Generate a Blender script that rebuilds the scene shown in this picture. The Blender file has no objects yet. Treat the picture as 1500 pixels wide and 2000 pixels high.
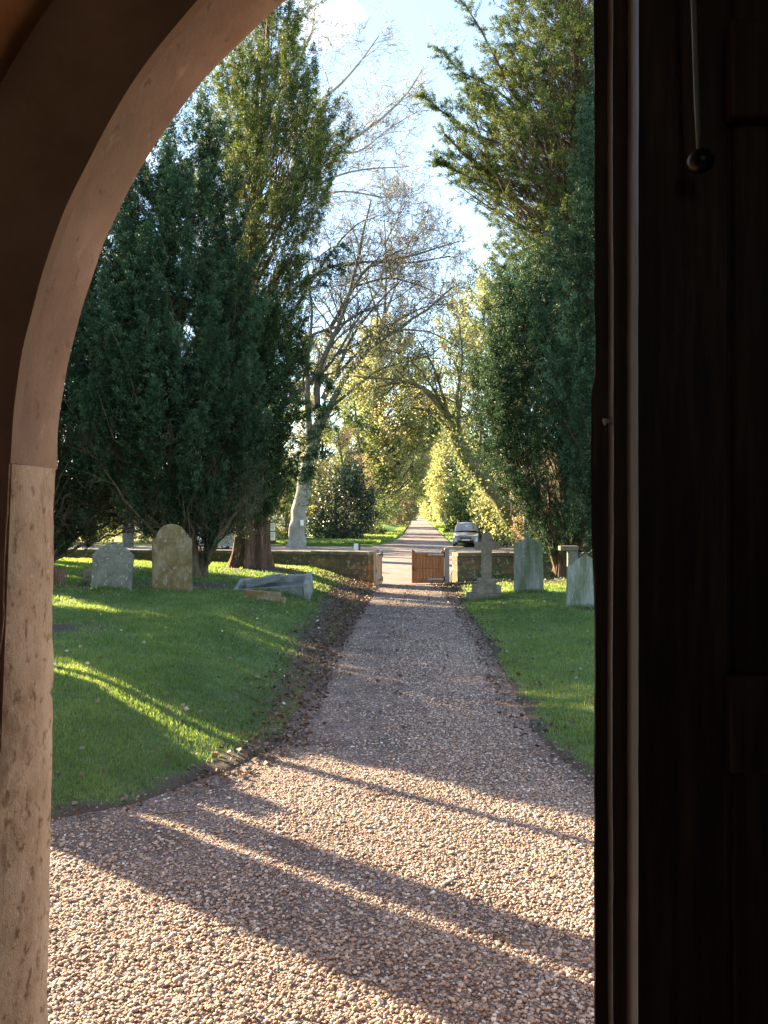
import bpy, math, random
import numpy as np
from mathutils import Vector

SC = bpy.context.scene
COL = SC.collection
R = math.radians
PI = math.pi

# ------------------------------------------------------------------ camera, sky, sun, exposure
CAM_Z = 2.45
F_PX, CX, CY = 1570.0, 750.0, 1000.0
cam_data = bpy.data.cameras.new('camera')
cam_data.sensor_fit = 'VERTICAL'
cam_data.sensor_height = 36.0
cam_data.sensor_width = 27.0
cam_data.lens = 36.0 * F_PX / 2000.0
cam_data.clip_start = 0.05
cam_data.clip_end = 6000
cam = bpy.data.objects.new('camera', cam_data)
cam.location = (0, 0, CAM_Z)
cam.rotation_euler = (R(90), 0, 0)
COL.objects.link(cam)
SC.camera = cam

SUN_EL = 17.0
UX, UY = -0.8, 0.6                     # horizontal direction towards the sun
world = bpy.data.worlds.new('World')
SC.world = world
world.use_nodes = True
wn = world.node_tree
wn.nodes.clear()
wo = wn.nodes.new('ShaderNodeOutputWorld')
bg = wn.nodes.new('ShaderNodeBackground')
sky = wn.nodes.new('ShaderNodeTexSky')
sky.sky_type = 'NISHITA'
sky.sun_disc = False
sky.sun_elevation = R(SUN_EL)
sky.sun_rotation = math.atan2(UX, UY)
sky.altitude = 50
sky.air_density = 1.0
sky.dust_density = 0.0
sky.ozone_density = 1.6
# white clouds drifting over the blue
tc = wn.nodes.new('ShaderNodeTexCoord')
mp = wn.nodes.new('ShaderNodeMapping')
mp.inputs['Scale'].default_value = (1.0, 1.0, 2.2)
mp.inputs['Location'].default_value = (0.35, 0.1, 0.2)
nz = wn.nodes.new('ShaderNodeTexNoise')
nz.inputs['Scale'].default_value = 3.2
nz.inputs['Detail'].default_value = 7
nz.inputs['Roughness'].default_value = 0.62
nz.inputs['Distortion'].default_value = 0.3
cr = wn.nodes.new('ShaderNodeValToRGB')
cr.color_ramp.elements[0].position = 0.57
cr.color_ramp.elements[0].color = (0.06, 0.06, 0.06, 1)
cr.color_ramp.elements[1].position = 0.74
cr.color_ramp.elements[1].color = (0.85, 0.85, 0.85, 1)
mixw = wn.nodes.new('ShaderNodeMixRGB')
mixw.inputs[2].default_value = (7.0, 7.1, 7.4, 1)
wn.links.new(tc.outputs['Generated'], mp.inputs[0])
wn.links.new(mp.outputs[0], nz.inputs['Vector'])
wn.links.new(nz.outputs['Fac'], cr.inputs[0])
wn.links.new(cr.outputs[0], mixw.inputs[0])
wn.links.new(sky.outputs[0], mixw.inputs[1])
wn.links.new(mixw.outputs[0], bg.inputs[0])
bg.inputs[1].default_value = 0.065
wn.links.new(bg.outputs[0], wo.inputs[0])

sd = bpy.data.lights.new('sun', 'SUN')
sd.energy = 5.0
sd.angle = R(0.5)
sd.color = (1.0, 0.75, 0.46)
sun = bpy.data.objects.new('sun', sd)
SDIR = Vector((UX * math.cos(R(SUN_EL)), UY * math.cos(R(SUN_EL)), math.sin(R(SUN_EL))))
sun.rotation_euler = SDIR.to_track_quat('Z', 'Y').to_euler()
sun.location = SDIR * 80
COL.objects.link(sun)

SC.view_settings.view_transform = 'Standard'
SC.view_settings.look = 'None'
SC.view_settings.exposure = 3.1
SC.view_settings.gamma = 1
SC.view_settings.use_curve_mapping = False
SC.cycles.use_denoising = True
SC.cycles.max_bounces = 7
SC.cycles.diffuse_bounces = 4
SC.cycles.transmission_bounces = 4
SC.cycles.transparent_max_bounces = 6
SC.cycles.caustics_reflective = False
SC.cycles.caustics_refractive = False
SC.cycles.sample_clamp_indirect = 6


def W(px, py, d):
    """world point at depth d that the photograph shows at (px, py)"""
    return np.array(((px - CX) / F_PX * d, d, CAM_Z - (py - CY) / F_PX * d))


# ------------------------------------------------------------------ object helpers
def tag(o, label=None, cat=None, group=None, kind=None):
    if label: o['label'] = label
    if cat: o['category'] = cat
    if group: o['group'] = group
    if kind: o['kind'] = kind
    return o


def empty(name, loc, label=None, cat=None, group=None, rz=0.0):
    o = bpy.data.objects.new(name, None)
    o.location = loc
    o.rotation_euler = (0, 0, rz)
    o.empty_display_size = 0.2
    COL.objects.link(o)
    return tag(o, label, cat, group)


def link(name, me, parent=None, loc=None):
    o = bpy.data.objects.new(name, me)
    COL.objects.link(o)
    if parent is not None:
        o.parent = parent
    if loc is not None:
        o.location = loc
    return o


def mesh_np(name, V, faces, k, mats, tone=None, smooth=False, mat_idx=None, vattr=None):
    """V (n,3); faces (m,k) int"""
    me = bpy.data.meshes.new(name)
    V = np.ascontiguousarray(V, dtype=np.float32)
    faces = np.ascontiguousarray(faces, dtype=np.int32)
    m = len(faces)
    me.vertices.add(len(V)); me.vertices.foreach_set('co', V.ravel())
    me.loops.add(m * k); me.loops.foreach_set('vertex_index', faces.ravel())
    me.polygons.add(m)
    me.polygons.foreach_set('loop_start', np.arange(0, m * k, k, dtype=np.int32))
    me.polygons.foreach_set('loop_total', np.full(m, k, dtype=np.int32))
    if smooth:
        me.polygons.foreach_set('use_smooth', np.ones(m, dtype=bool))
    for mm in (mats if isinstance(mats, (list, tuple)) else [mats]):
        me.materials.append(mm)
    if mat_idx is not None:
        me.polygons.foreach_set('material_index', np.asarray(mat_idx, dtype=np.int32))
    me.update(calc_edges=True)
    me.validate()
    if tone is not None:
        a = me.attributes.new('tone', 'FLOAT', 'FACE')
        a.data.foreach_set('value', np.ascontiguousarray(tone, dtype=np.float32))
    if vattr:
        for nm, arr in vattr.items():
            a = me.attributes.new(nm, 'FLOAT', 'POINT')
            a.data.foreach_set('value', np.ascontiguousarray(arr, dtype=np.float32))
    return me


class MB:
    """collects boxes, prisms and tubes into one mesh"""
    def __init__(s):
        s.v = []; s.f = []; s.m = []; s.sm = []

    def add(s, v, f, mi=0, smooth=False):
        o = len(s.v)
        s.v += [tuple(map(float, p)) for p in v]
        s.f += [tuple(i + o for i in q) for q in f]
        s.m += [mi] * len(f); s.sm += [smooth] * len(f)

    def box(s, c, size, rz=0.0, mi=0, taper=(1, 1)):
        x, y, z = (q / 2 for q in size)
        pts = []
        for sz in (-1, 1):
            tx, ty = (1, 1) if sz < 0 else taper
            for sx, sy in ((-1, -1), (1, -1), (1, 1), (-1, 1)):
                px, py = sx * x * tx, sy * y * ty
                pts.append((c[0] + px * math.cos(rz) - py * math.sin(rz), c[1] + px * math.sin(rz) + py * math.cos(rz), c[2] + sz * z))
        s.add(pts, [(3, 2, 1, 0), (4, 5, 6, 7), (0, 1, 5, 4), (1, 2, 6, 5), (2, 3, 7, 6), (3, 0, 4, 7)], mi)

    def prism(s, outline, axis_off, mi=0):
        """outline: list of 3-D points, extruded by axis_off"""
        n = len(outline)
        a = [np.array(p, float) for p in outline]
        b = [p + np.array(axis_off, float) for p in a]
        s.add(a + b, [tuple(range(n - 1, -1, -1)), tuple(range(n, 2 * n))] + [(i, (i + 1) % n, n + (i + 1) % n, n + i) for i in range(n)], mi)

    def tube(s, pts, rad, k=8, mi=0, cap=True):
        V, F = tube(np.array(pts, float), np.array(rad, float) if np.ndim(rad) else np.full(len(pts), rad), k)
        s.add(V, [tuple(q) for q in F], mi, True)
        if cap:
            n = len(V)
            o = len(s.v) - n
            s.f += [tuple(o + i for i in range(k - 1, -1, -1)), tuple(o + n - k + i for i in range(k))]
            s.m += [mi, mi]; s.sm += [False, False]

    def build(s, name, mats, parent=None, bevel=0.0, seg=2, loc=None):
        me = bpy.data.meshes.new(name)
        me.from_pydata(s.v, [], s.f)
        for mm in (mats if isinstance(mats, (list, tuple)) else [mats]):
            me.materials.append(mm)
        me.polygons.foreach_set('material_index', s.m)
        me.polygons.foreach_set('use_smooth', s.sm)
        me.update()
        o = link(name, me, parent, loc)
        if bevel:
            b = o.modifiers.new('bevel', 'BEVEL')
            b.width = bevel; b.segments = seg; b.limit_method = 'ANGLE'; b.angle_limit = R(40)
        return o


def tube(pts, rad, k):
    m = len(pts)
    T = np.gradient(pts, axis=0)
    T /= np.linalg.norm(T, axis=1, keepdims=True) + 1e-9
    ref = np.array((0.31, 0.95, 0.05)) if abs(T[0][2]) > 0.5 else np.array((0.1, 0.2, 0.97))
    A = np.cross(T, ref); A /= np.linalg.norm(A, axis=1, keepdims=True) + 1e-9
    B = np.cross(T, A)
    th = np.arange(k) * 2 * PI / k
    V = pts[:, None, :] + rad[:, None, None] * (np.cos(th)[None, :, None] * A[:, None, :] + np.sin(th)[None, :, None] * B[:, None, :])
    i = np.arange(m - 1)[:, None] * k; j = np.arange(k)[None, :]; j2 = (j + 1) % k
    F = np.stack([i + j, i + j2, i + k + j2, i + k + j], -1).reshape(-1, 4)
    return V.reshape(-1, 3), F


class Tubes:
    def __init__(s):
        s.V = []; s.F = []; s.n = 0

    def add(s, pts, rad, k=5):
        V, F = tube(np.asarray(pts, float), np.asarray(rad, float), k)
        s.V.append(V); s.F.append(F + s.n); s.n += len(V)

    def raw(s, V, F):
        s.V.append(V); s.F.append(F + s.n); s.n += len(V)

    def build(s, name, mat, parent=None):
        o = link(name, mesh_np(name, np.concatenate(s.V), np.concatenate(s.F), 4, mat, smooth=True), parent)
        return o


def norm(a):
    return a / (np.linalg.norm(a, axis=-1, keepdims=True) + 1e-9)


def leaf_mesh(name, P, D, L, Wd, tone, mat, rng, parent=None, pointed=0.5):
    """one small rhombic leaf or spray per point"""
    n = len(P)
    D = norm(D)
    S = norm(np.cross(D, rng.normal(size=(n, 3))))
    N = np.cross(D, S)
    L = np.broadcast_to(L, n)[:, None]; Wd = np.broadcast_to(Wd, n)[:, None]
    mid = P + D * L * pointed
    bend = N * L * rng.uniform(-0.12, 0.12, (n, 1))
    V = np.stack([P, mid + S * Wd * .5 + bend, P + D * L, mid - S * Wd * .5 + bend], 1).reshape(-1, 3)
    F = np.arange(n * 4).reshape(n, 4)
    return link(name, mesh_np(name, V, F, 4, mat, tone=tone), parent)


# ------------------------------------------------------------------ materials
def new_mat(name):
    m = bpy.data.materials.new(name)
    m.use_nodes = True
    nt = m.node_tree
    nt.nodes.clear()
    out = nt.nodes.new('ShaderNodeOutputMaterial')
    p = nt.nodes.new('ShaderNodeBsdfPrincipled')
    nt.links.new(p.outputs[0], out.inputs[0])
    return m, nt, p, out


def ramp(nt, fac, stops):
    c = nt.nodes.new('ShaderNodeValToRGB')
    el = c.color_ramp.elements
    while len(el) < len(stops):
        el.new(0.5)
    for e, (pos, col) in zip(el, stops):
        e.position = pos; e.color = (*col, 1)
    nt.links.new(fac, c.inputs[0])
    return c.outputs[0]


def noise(nt, scale, detail=4, rough=0.6, vec=None, dist=0.0):
    n = nt.nodes.new('ShaderNodeTexNoise')
    n.inputs['Scale'].default_value = scale
    n.inputs['Detail'].default_value = detail
    n.inputs['Roughness'].default_value = rough
    n.inputs['Distortion'].default_value = dist
    if vec is not None:
        nt.links.new(vec, n.inputs['Vector'])
    return n.outputs['Fac']


def objvec(nt, scale=(1, 1, 1)):
    t = nt.nodes.new('ShaderNodeTexCoord')
    mpn = nt.nodes.new('ShaderNodeMapping')
    mpn.inputs['Scale'].default_value = scale
    nt.links.new(t.outputs['Object'], mpn.inputs[0])
    return mpn.outputs[0]


def mixc(nt, fac, a, b, mode='MIX'):
    n = nt.nodes.new('ShaderNodeMixRGB')
    n.blend_type = mode
    for i, v in ((0, fac), (1, a), (2, b)):
        if isinstance(v, (int, float)):
            n.inputs[i].default_value = v
        elif isinstance(v, tuple):
            n.inputs[i].default_value = (*v, 1)
        else:
            nt.links.new(v, n.inputs[i])
    return n.outputs[0]


def bump(nt, p, h, strength=0.4, dist=0.02):
    b = nt.nodes.new('ShaderNodeBump')
    b.inputs['Strength'].default_value = strength
    b.inputs['Distance'].default_value = dist
    nt.links.new(h, b.inputs['Height'])
    nt.links.new(b.outputs[0], p.inputs['Normal'])


def attr(nt, name):
    a = nt.nodes.new('ShaderNodeAttribute')
    a.attribute_name = name
    return a.outputs['Fac']


def surf(name, stops, scale=6, stretch=(1, 1, 1), rough=0.85, bs=0.4, bd=0.02, fine=None, spec=0.3, metal=0.0):
    m, nt, p, o = new_mat(name)
    v = objvec(nt, stretch)
    f = noise(nt, scale, 6, 0.65, v)
    col = ramp(nt, f, stops)
    if fine:
        f2 = noise(nt, fine[0], 4, 0.6, v)
        c2 = ramp(nt, f2, [(fine[1], (0, 0, 0)), (fine[2], (1, 1, 1))])
        col = mixc(nt, c2, col, fine[3])
    nt.links.new(col, p.inputs['Base Color'])
    p.inputs['Roughness'].default_value = rough
    p.inputs['Specular IOR Level'].default_value = spec
    p.inputs['Metallic'].default_value = metal
    if bs:
        bump(nt, p, noise(nt, scale * 3.1, 6, 0.7, v), bs, bd)
    return m


def plain(name, c, rough=0.5, metal=0.0, spec=0.5, coat=0.0):
    m, nt, p, o = new_mat(name)
    f = noise(nt, 9, 4, .6, objvec(nt))
    nt.links.new(ramp(nt, f, [(0.3, tuple(x * .88 for x in c)), (0.7, tuple(min(1, x * 1.1) for x in c))]), p.inputs['Base Color'])
    p.inputs['Roughness'].default_value = rough
    p.inputs['Metallic'].default_value = metal
    p.inputs['Specular IOR Level'].default_value = spec
    p.inputs['Coat Weight'].default_value = coat
    return m


def leafmat(name, stops, trans=0.4, tcol=None, rough=0.55, spec=0.3):
    m, nt, p, o = new_mat(name)
    col = ramp(nt, attr(nt, 'tone'), stops)
    nt.links.new(col, p.inputs['Base Color'])
    p.inputs['Roughness'].default_value = rough
    p.inputs['Specular IOR Level'].default_value = spec
    t = nt.nodes.new('ShaderNodeBsdfTranslucent')
    nt.links.new(mixc(nt, 1.0, col, tcol or (1.3, 1.25, 0.55), 'MULTIPLY'), t.inputs[0])
    mx = nt.nodes.new('ShaderNodeMixShader')
    mx.inputs[0].default_value = trans
    nt.links.new(p.outputs[0], mx.inputs[1])
    nt.links.new(t.outputs[0], mx.inputs[2])
    nt.links.new(mx.outputs[0], o.inputs[0])
    return m


M = {}
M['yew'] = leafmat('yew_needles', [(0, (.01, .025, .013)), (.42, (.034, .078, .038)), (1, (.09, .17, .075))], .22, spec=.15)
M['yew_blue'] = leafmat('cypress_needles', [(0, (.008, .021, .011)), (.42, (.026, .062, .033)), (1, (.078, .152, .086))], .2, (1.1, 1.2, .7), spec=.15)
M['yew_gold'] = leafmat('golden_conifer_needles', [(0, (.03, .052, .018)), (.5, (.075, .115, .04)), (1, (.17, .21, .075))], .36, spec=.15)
M['lime'] = leafmat('pale_autumn_leaves', [(0, (.22, .24, .11)), (.5, (.38, .39, .2)), (1, (.54, .54, .33))], .55, (1.1, 1.1, .85))
M['olive'] = leafmat('olive_leaves', [(0, (.1, .13, .05)), (.5, (.24, .26, .13)), (1, (.4, .41, .23))], .6, (1.25, 1.25, .75))
M['green'] = leafmat('green_leaves', [(0, (.06, .095, .045)), (.5, (.15, .195, .1)), (1, (.28, .32, .17))], .55, (1.25, 1.25, .75))
M['dark'] = leafmat('holly_leaves', [(0, (.015, .035, .02)), (.5, (.03, .06, .03)), (1, (.06, .1, .05))], .2, rough=.4, spec=.5)
M['tan'] = leafmat('tan_twig_leaves', [(0, (.18, .14, .08)), (.5, (.32, .25, .15)), (1, (.46, .37, .24))], .35, (1.2, 1.1, .8))
M['ivy'] = leafmat('ivy_leaves', [(0, (.05, .1, .025)), (.5, (.15, .23, .05)), (1, (.3, .38, .1))], .45)
M['grass'] = leafmat('grass_blades', [(0, (.075, .13, .05)), (.5, (.145, .225, .082)), (1, (.27, .33, .14))], .5, (1.5, 1.5, .6))
M['litter'] = leafmat('fallen_leaf_litter', [(0, (.05, .03, .02)), (.55, (.12, .08, .055)), (.85, (.2, .15, .11)), (1, (.55, .53, .45))], .15, (1, 1, 1))
M['bark_red'] = surf('fibrous_red_bark', [(.3, (.035, .022, .017)), (.5, (.115, .072, .052)), (.7, (.24, .165, .12))], 5, (5, 5, .3), .9, .8, .04)
M['bark_brown'] = surf('brown_branch_bark', [(.3, (.05, .038, .024)), (.55, (.1, .08, .05)), (.75, (.16, .13, .08))], 6, (2, 2, .6), .9, .5, .02)
M['bark_pale'] = surf('pale_beech_bark', [(.3, (.18, .175, .15)), (.5, (.26, .255, .225)), (.7, (.35, .34, .305))], 1.6, (1, 1, .7), .8, .35, .02, fine=(2.2, .5, .75, (.17, .18, .12)))
M['bark_grey'] = surf('grey_twig_bark', [(.3, (.06, .06, .054)), (.6, (.12, .12, .105)), (.8, (.18, .178, .155))], 3, (1, 1, .6), .9, .3, .02)
M['bark_moss'] = surf('mossy_bark', [(.3, (.05, .045, .025)), (.5, (.1, .095, .045)), (.7, (.17, .17, .06))], 3, (1, 1, .7), .9, .5, .03)
M['grave'] = surf('weathered_grey_stone', [(.28, (.07, .08, .058)), (.5, (.14, .152, .125)), (.72, (.22, .23, .205))], 3.2, (1, 1, 1), .9, .35, .012, fine=(14, .6, .7, (.36, .38, .34)))
M['grave_ochre'] = surf('lichen_brown_stone', [(.3, (.08, .06, .022)), (.46, (.13, .1, .04)), (.56, (.17, .15, .085)), (.75, (.25, .24, .2))], 2.6, (1, 1, .8), .9, .35, .012, fine=(11, .57, .7, (.25, .24, .2)))
M['grave_green'] = surf('algae_stained_stone', [(.3, (.06, .08, .04)), (.45, (.115, .145, .1)), (.56, (.17, .2, .175)), (.7, (.25, .28, .285))], 2.3, (2.6, 2.6, .45), .9, .3, .012, fine=(18, .62, .72, (.36, .38, .37)))
M['cross_stone'] = surf('pitted_cross_stone', [(.3, (.1, .09, .065)), (.55, (.18, .165, .125)), (.75, (.26, .25, .2))], 6, (1, 1, 1), .95, .5, .012)
M['tomb'] = surf('tomb_stone', [(.3, (.11, .125, .11)), (.5, (.19, .21, .195)), (.72, (.3, .33, .33))], 3, (1, 1, 1), .85, .3, .01)
M['tomb_dark'] = surf('damp_slate', [(.3, (.075, .085, .08)), (.6, (.14, .16, .15)), (.8, (.21, .235, .22))], 4, (1, 1, 1), .7, .3, .01)  # darker stone for the front kerb, bed and one loose slab
M['inscription'] = plain('cut_lettering_dirt', (.09, .09, .07), .95)
M['iron'] = plain('black_iron', (.02, .02, .022), .5, .6)
M['steel'] = plain('grey_galvanised_strap', (.33, .35, .36), .5, .5)
M['white'] = plain('white_paper', (.75, .77, .78), .6)
M['post_wood'] = surf('grey_oak', [(.3, (.17, .155, .13)), (.6, (.28, .26, .225)), (.8, (.36, .34, .3))], 4, (6, 6, .5), .85, .3, .006)
M['gate_wood'] = surf('varnished_gate_wood', [(.3, (.2, .075, .025)), (.55, (.3, .12, .04)), (.75, (.38, .17, .065))], 3, (7, 7, .5), .55, .2, .004, fine=(2.0, .62, .7, (.13, .05, .02)))
M['gate_light'] = surf('raw_gate_wood', [(.3, (.3, .2, .12)), (.6, (.42, .3, .19)), (.8, (.5, .37, .24))], 3, (7, 7, .5), .7, .2, .004)
M['roof_ext'] = plain('outer_stone', (.28, .2, .15), .9)

# masonry wall
m, nt, p, o = new_mat('mossy_rubble_wall')
v = objvec(nt, (1, 1, 1))
br = nt.nodes.new('ShaderNodeTexBrick')
br.inputs['Scale'].default_value = 1.0
br.inputs['Brick Width'].default_value = .46
br.inputs['Row Height'].default_value = .17
br.inputs['Mortar Size'].default_value = .012
br.inputs['Mortar Smooth'].default_value = .4
br.inputs['Color1'].default_value = (.2, .12, .06, 1)
br.inputs['Color2'].default_value = (.08, .062, .042, 1)
br.inputs['Mortar'].default_value = (.075, .066, .048, 1)
sx = nt.nodes.new('ShaderNodeSeparateXYZ'); cx_ = nt.nodes.new('ShaderNodeCombineXYZ')
nt.links.new(v, sx.inputs[0])
nd = noise(nt, 2.6, 3, .6, v)
mth = nt.nodes.new('ShaderNodeMath'); mth.operation = 'MULTIPLY_ADD'
nt.links.new(nd, mth.inputs[0]); mth.inputs[1].default_value = .09; nt.links.new(sx.outputs[2], mth.inputs[2])
nt.links.new(sx.outputs[0], cx_.inputs[0]); nt.links.new(mth.outputs[0], cx_.inputs[1])
nt.links.new(cx_.outputs[0], br.inputs['Vector'])
moss = ramp(nt, noise(nt, 2.2, 6, .7, v), [(.42, (0, 0, 0)), (.6, (1, 1, 1))])
col = mixc(nt, moss, br.outputs['Color'], (.065, .075, .035))
lich = ramp(nt, noise(nt, 7, 5, .7, v), [(.55, (0, 0, 0)), (.66, (1, 1, 1))])
col = mixc(nt, lich, col, (.27, .28, .23))
nt.links.new(col, p.inputs['Base Color']); p.inputs['Roughness'].default_value = .95
bump(nt, p, mixc(nt, .5, br.outputs['Fac'], noise(nt, 12, 6, .7, v), 'SUBTRACT'), .6, .03)
M['wall'] = m
M['coping'] = surf('mossy_coping', [(.3, (.08, .08, .05)), (.55, (.15, .145, .105)), (.75, (.24, .235, .19))], 4, (1, 1, 1), .95, .5, .02, fine=(9, .6, .68, (.33, .34, .3)))

# lawn and soil
m, nt, p, o = new_mat('lawn_soil')
v = objvec(nt)
g = ramp(nt, noise(nt, 5, 6, .7, v), [(.3, (.055, .09, .032)), (.55, (.085, .14, .048)), (.75, (.13, .16, .065))])
so = ramp(nt, noise(nt, 16, 6, .75, v), [(.3, (.03, .02, .014)), (.55, (.06, .042, .03)), (.75, (.11, .085, .065))])
mo = ramp(nt, noise(nt, 7, 5, .7, v), [(.3, (.05, .055, .01)), (.7, (.12, .12, .02))])
cc = mixc(nt, attr(nt, 'soil'), g, so)
cc = mixc(nt, attr(nt, 'moss'), cc, mo)
nt.links.new(cc, p.inputs['Base Color']); p.inputs['Roughness'].default_value = .95
bump(nt, p, noise(nt, 30, 6, .75, v), .8, .03)
M['lawn'] = m

# gravel bed
m, nt, p, o = new_mat('gravel_bed')
v = objvec(nt)
vo = nt.nodes.new('ShaderNodeTexVoronoi'); vo.inputs['Scale'].default_value = 62
nt.links.new(v, vo.inputs['Vector'])
sep = nt.nodes.new('ShaderNodeSeparateColor'); nt.links.new(vo.outputs['Color'], sep.inputs[0])
st = ramp(nt, sep.outputs[0], [(0, (.08, .05, .04)), (.35, (.17, .115, .09)), (.7, (.26, .19, .155)), (.93, (.36, .3, .26)), (1, (.5, .46, .43))])
drt = ramp(nt, noise(nt, 1.1, 6, .65, v), [(.42, (0, 0, 0)), (.66, (.85, .85, .85))])
st = mixc(nt, drt, st, (.075, .05, .04))
nt.links.new(st, p.inputs['Base Color']); p.inputs['Roughness'].default_value = .9
bump(nt, p, vo.outputs['Distance'], .9, -.03)
M['gravel'] = m

m, nt, p, o = new_mat('gravel_stones')
st = ramp(nt, attr(nt, 'tone'), [(0, (.13, .085, .06)), (.3, (.25, .175, .13)), (.6, (.36, .275, .215)), (.85, (.48, .41, .345)), (1, (.66, .62, .57))])
nt.links.new(st, p.inputs['Base Color']); p.inputs['Roughness'].default_value = .75
M['stone'] = m

M['tarmac'] = surf('worn_tarmac', [(.3, (.13, .105, .095)), (.55, (.2, .165, .15)), (.75, (.26, .22, .2))], 1.2, (1, .5, 1), .9, .3, .01, fine=(60, .55, .7, (.3, .26, .24)))
M['field'] = surf('meadow_ground', [(.3, (.03, .06, .012)), (.5, (.05, .1, .018)), (.75, (.1, .14, .03))], .35, (1, 1, 1), .95, .5, .05, fine=(3.0, .5, .7, (.06, .05, .025)))
M['verge'] = surf('verge_turf', [(.3, (.05, .12, .015)), (.5, (.075, .18, .02)), (.75, (.12, .22, .03))], 2.5, (1, 1, 1), .95, .9, .08)
M['hill'] = surf('wooded_hillside', [(.3, (.04, .045, .02)), (.5, (.1, .085, .04)), (.7, (.2, .16, .07))], .06, (1, 1, 1), .95, .9, 3)

# church
m, nt, p, o = new_mat('worn_pinkish_stone')
v = objvec(nt)
c0 = ramp(nt, noise(nt, 4, 7, .68, v), [(.28, (.2, .12, .08)), (.5, (.31, .2, .135)), (.72, (.41, .285, .2))])
c1 = mixc(nt, ramp(nt, noise(nt, 2.3, 5, .6, v, .8), [(.54, (0, 0, 0)), (.68, (.6, .6, .6))]), c0, (.24, .17, .1))
c2 = mixc(nt, ramp(nt, noise(nt, 26, 4, .6, v), [(.62, (0, 0, 0)), (.7, (.7, .7, .7))]), c1, (.15, .085, .05))
c3 = mixc(nt, ramp(nt, noise(nt, 15, 5, .7, objvec(nt, (1, 1, .6))), [(.6, (0, 0, 0)), (.7, (.5, .5, .5))]), c2, (.5, .38, .29))
nt.links.new(c3, p.inputs['Base Color']); p.inputs['Roughness'].default_value = .92
bump(nt, p, noise(nt, 24, 7, .72, v), .7, .006)
M['plaster'] = m
M['jamb'] = surf('tooled_sandstone', [(.28, (.3, .2, .12)), (.5, (.46, .34, .235)), (.72, (.6, .48, .36))], 26, (1.3, 1.3, .5), .95, .6, .006, fine=(9, .6, .7, (.24, .145, .085)))
m, nt, p, o = new_mat('tooled_pitted_sandstone')
v = objvec(nt, (1.2, 1.2, .8))
c0 = ramp(nt, noise(nt, 11, 6, .7, v), [(.25, (.36, .25, .16)), (.5, (.54, .41, .29)), (.75, (.68, .55, .42))])
c1 = mixc(nt, ramp(nt, noise(nt, 38, 3, .6, v), [(.56, (0, 0, 0)), (.68, (.85, .85, .85))]), c0, (.21, .125, .07))
c2 = mixc(nt, ramp(nt, noise(nt, 60, 3, .65, objvec(nt)), [(.6, (0, 0, 0)), (.7, (.6, .6, .6))]), c1, (.68, .58, .46))
c3 = mixc(nt, ramp(nt, noise(nt, 6, 4, .6, v, .6), [(.6, (0, 0, 0)), (.66, (.55, .55, .55))]), c2, (.19, .12, .07))
nt.links.new(c3, p.inputs['Base Color']); p.inputs['Roughness'].default_value = .95
bump(nt, p, noise(nt, 45, 6, .75, v), .9, .006)
M['jamb'] = m
M['dark_stone'] = surf('inner_stone', [(.3, (.3, .175, .105)), (.5, (.42, .255, .16)), (.75, (.54, .34, .225))], 4, (1, 1, 1), .95, .4, .01)
M['oak'] = surf('dark_oak', [(.3, (.03, .017, .01)), (.5, (.06, .034, .02)), (.72, (.13, .075, .045))], 5, (7, 7, .5), .55, .3, .004, spec=.35)
M['oak_edge'] = surf('worn_oak_edge', [(.3, (.2, .18, .155)), (.55, (.36, .33, .285)), (.75, (.5, .46, .41))], 2, (9, 9, .4), .3, .2, .002, spec=.7)  # oak made pale: the highlights on the door edge are put into its colour
M['lip'] = plain('rubbed_arris', (.42, .3, .22), .9)  # paler than the reveal, painting the highlight along the chamfer
M['inner_plaster'] = plain('limewashed_interior', (.66, .54, .42), .95)
M['brass'] = plain('dull_metal_knob', (.05, .045, .04), .35, .9)
M['bare_rod'] = plain('bare_iron_rod', (.3, .29, .27), .5, .4)

# ------------------------------------------------------------------ ground shape
LY = [0, 5.6, 6.3, 6.9, 7.7, 8.3, 10.2, 13.4, 17, 20.5, 24, 27, 40]
LX = [-4.6, -3.4, -2.6, -1.85, -1.3, -1.02, -.97, -.93, -.82, -.66, -.5, -.32, -.3]
RY = [0, 6.3, 7.15, 8.4, 11, 15.6, 21.7, 27, 40]
RX = [4.5, 2.6, 1.86, 1.56, 1.66, 1.88, 1.9, 2.05, 2.1]
_g = np.random.default_rng(5)
_ph = _g.uniform(0, 6.28, (14, 2)); _kk = _g.normal(size=(14, 2)) * np.linspace(.5, 5.5, 14)[:, None]


def wob(x, y):
    """smooth pseudo noise about -1..1"""
    s = 0
    for i in range(14):
        s = s + np.sin(_kk[i, 0] * x + _kk[i, 1] * y + _ph[i, 0]) / (1 + .22 * i)
    return s / 4.2


def sstep(a, b, x):
    t = np.clip((x - a) / (b - a), 0, 1)
    return t * t * (3 - 2 * t)


def edges(x, y):
    """distance outwards from the path edge, left and right (positive = on the lawn)"""
    eL = (np.interp(y, LY, LX) - x) * np.interp(y, [7.4, 10.2], [.72, 1.0])
    eR = (x - np.interp(y, RY, RX)) * np.interp(y, [7.4, 10.2], [.8, 1.0])
    return eL, eR


def H(x, y):
    x = np.asarray(x, float); y = np.asarray(y, float)
    eL, eR = edges(x, y)
    w = wob(x * 1.7, y * 1.7) * .07
    l = eL + w; r = eR + w
    hl = -.06 + .085 * sstep(-.1, .22, l) + .36 * sstep(.1, 2.6, l) + .022 * np.clip(l, 0, 12)
    hr = -.06 + .085 * sstep(-.1, .22, r) + .14 * sstep(.1, 2.0, r) + .03 * np.clip(r, 0, 8)
    h = np.where(eL > -.8, hl, np.where(eR > -.8, hr, -.06))
    h = h + .015 * wob(x * .9 + 3, y * .9) * (h > 0)
    bumpB = .16 * np.exp(-(((x + 4.4) / 1.6) ** 2 + ((y - 27) / 2.0) ** 2))
    return h + bumpB


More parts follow.
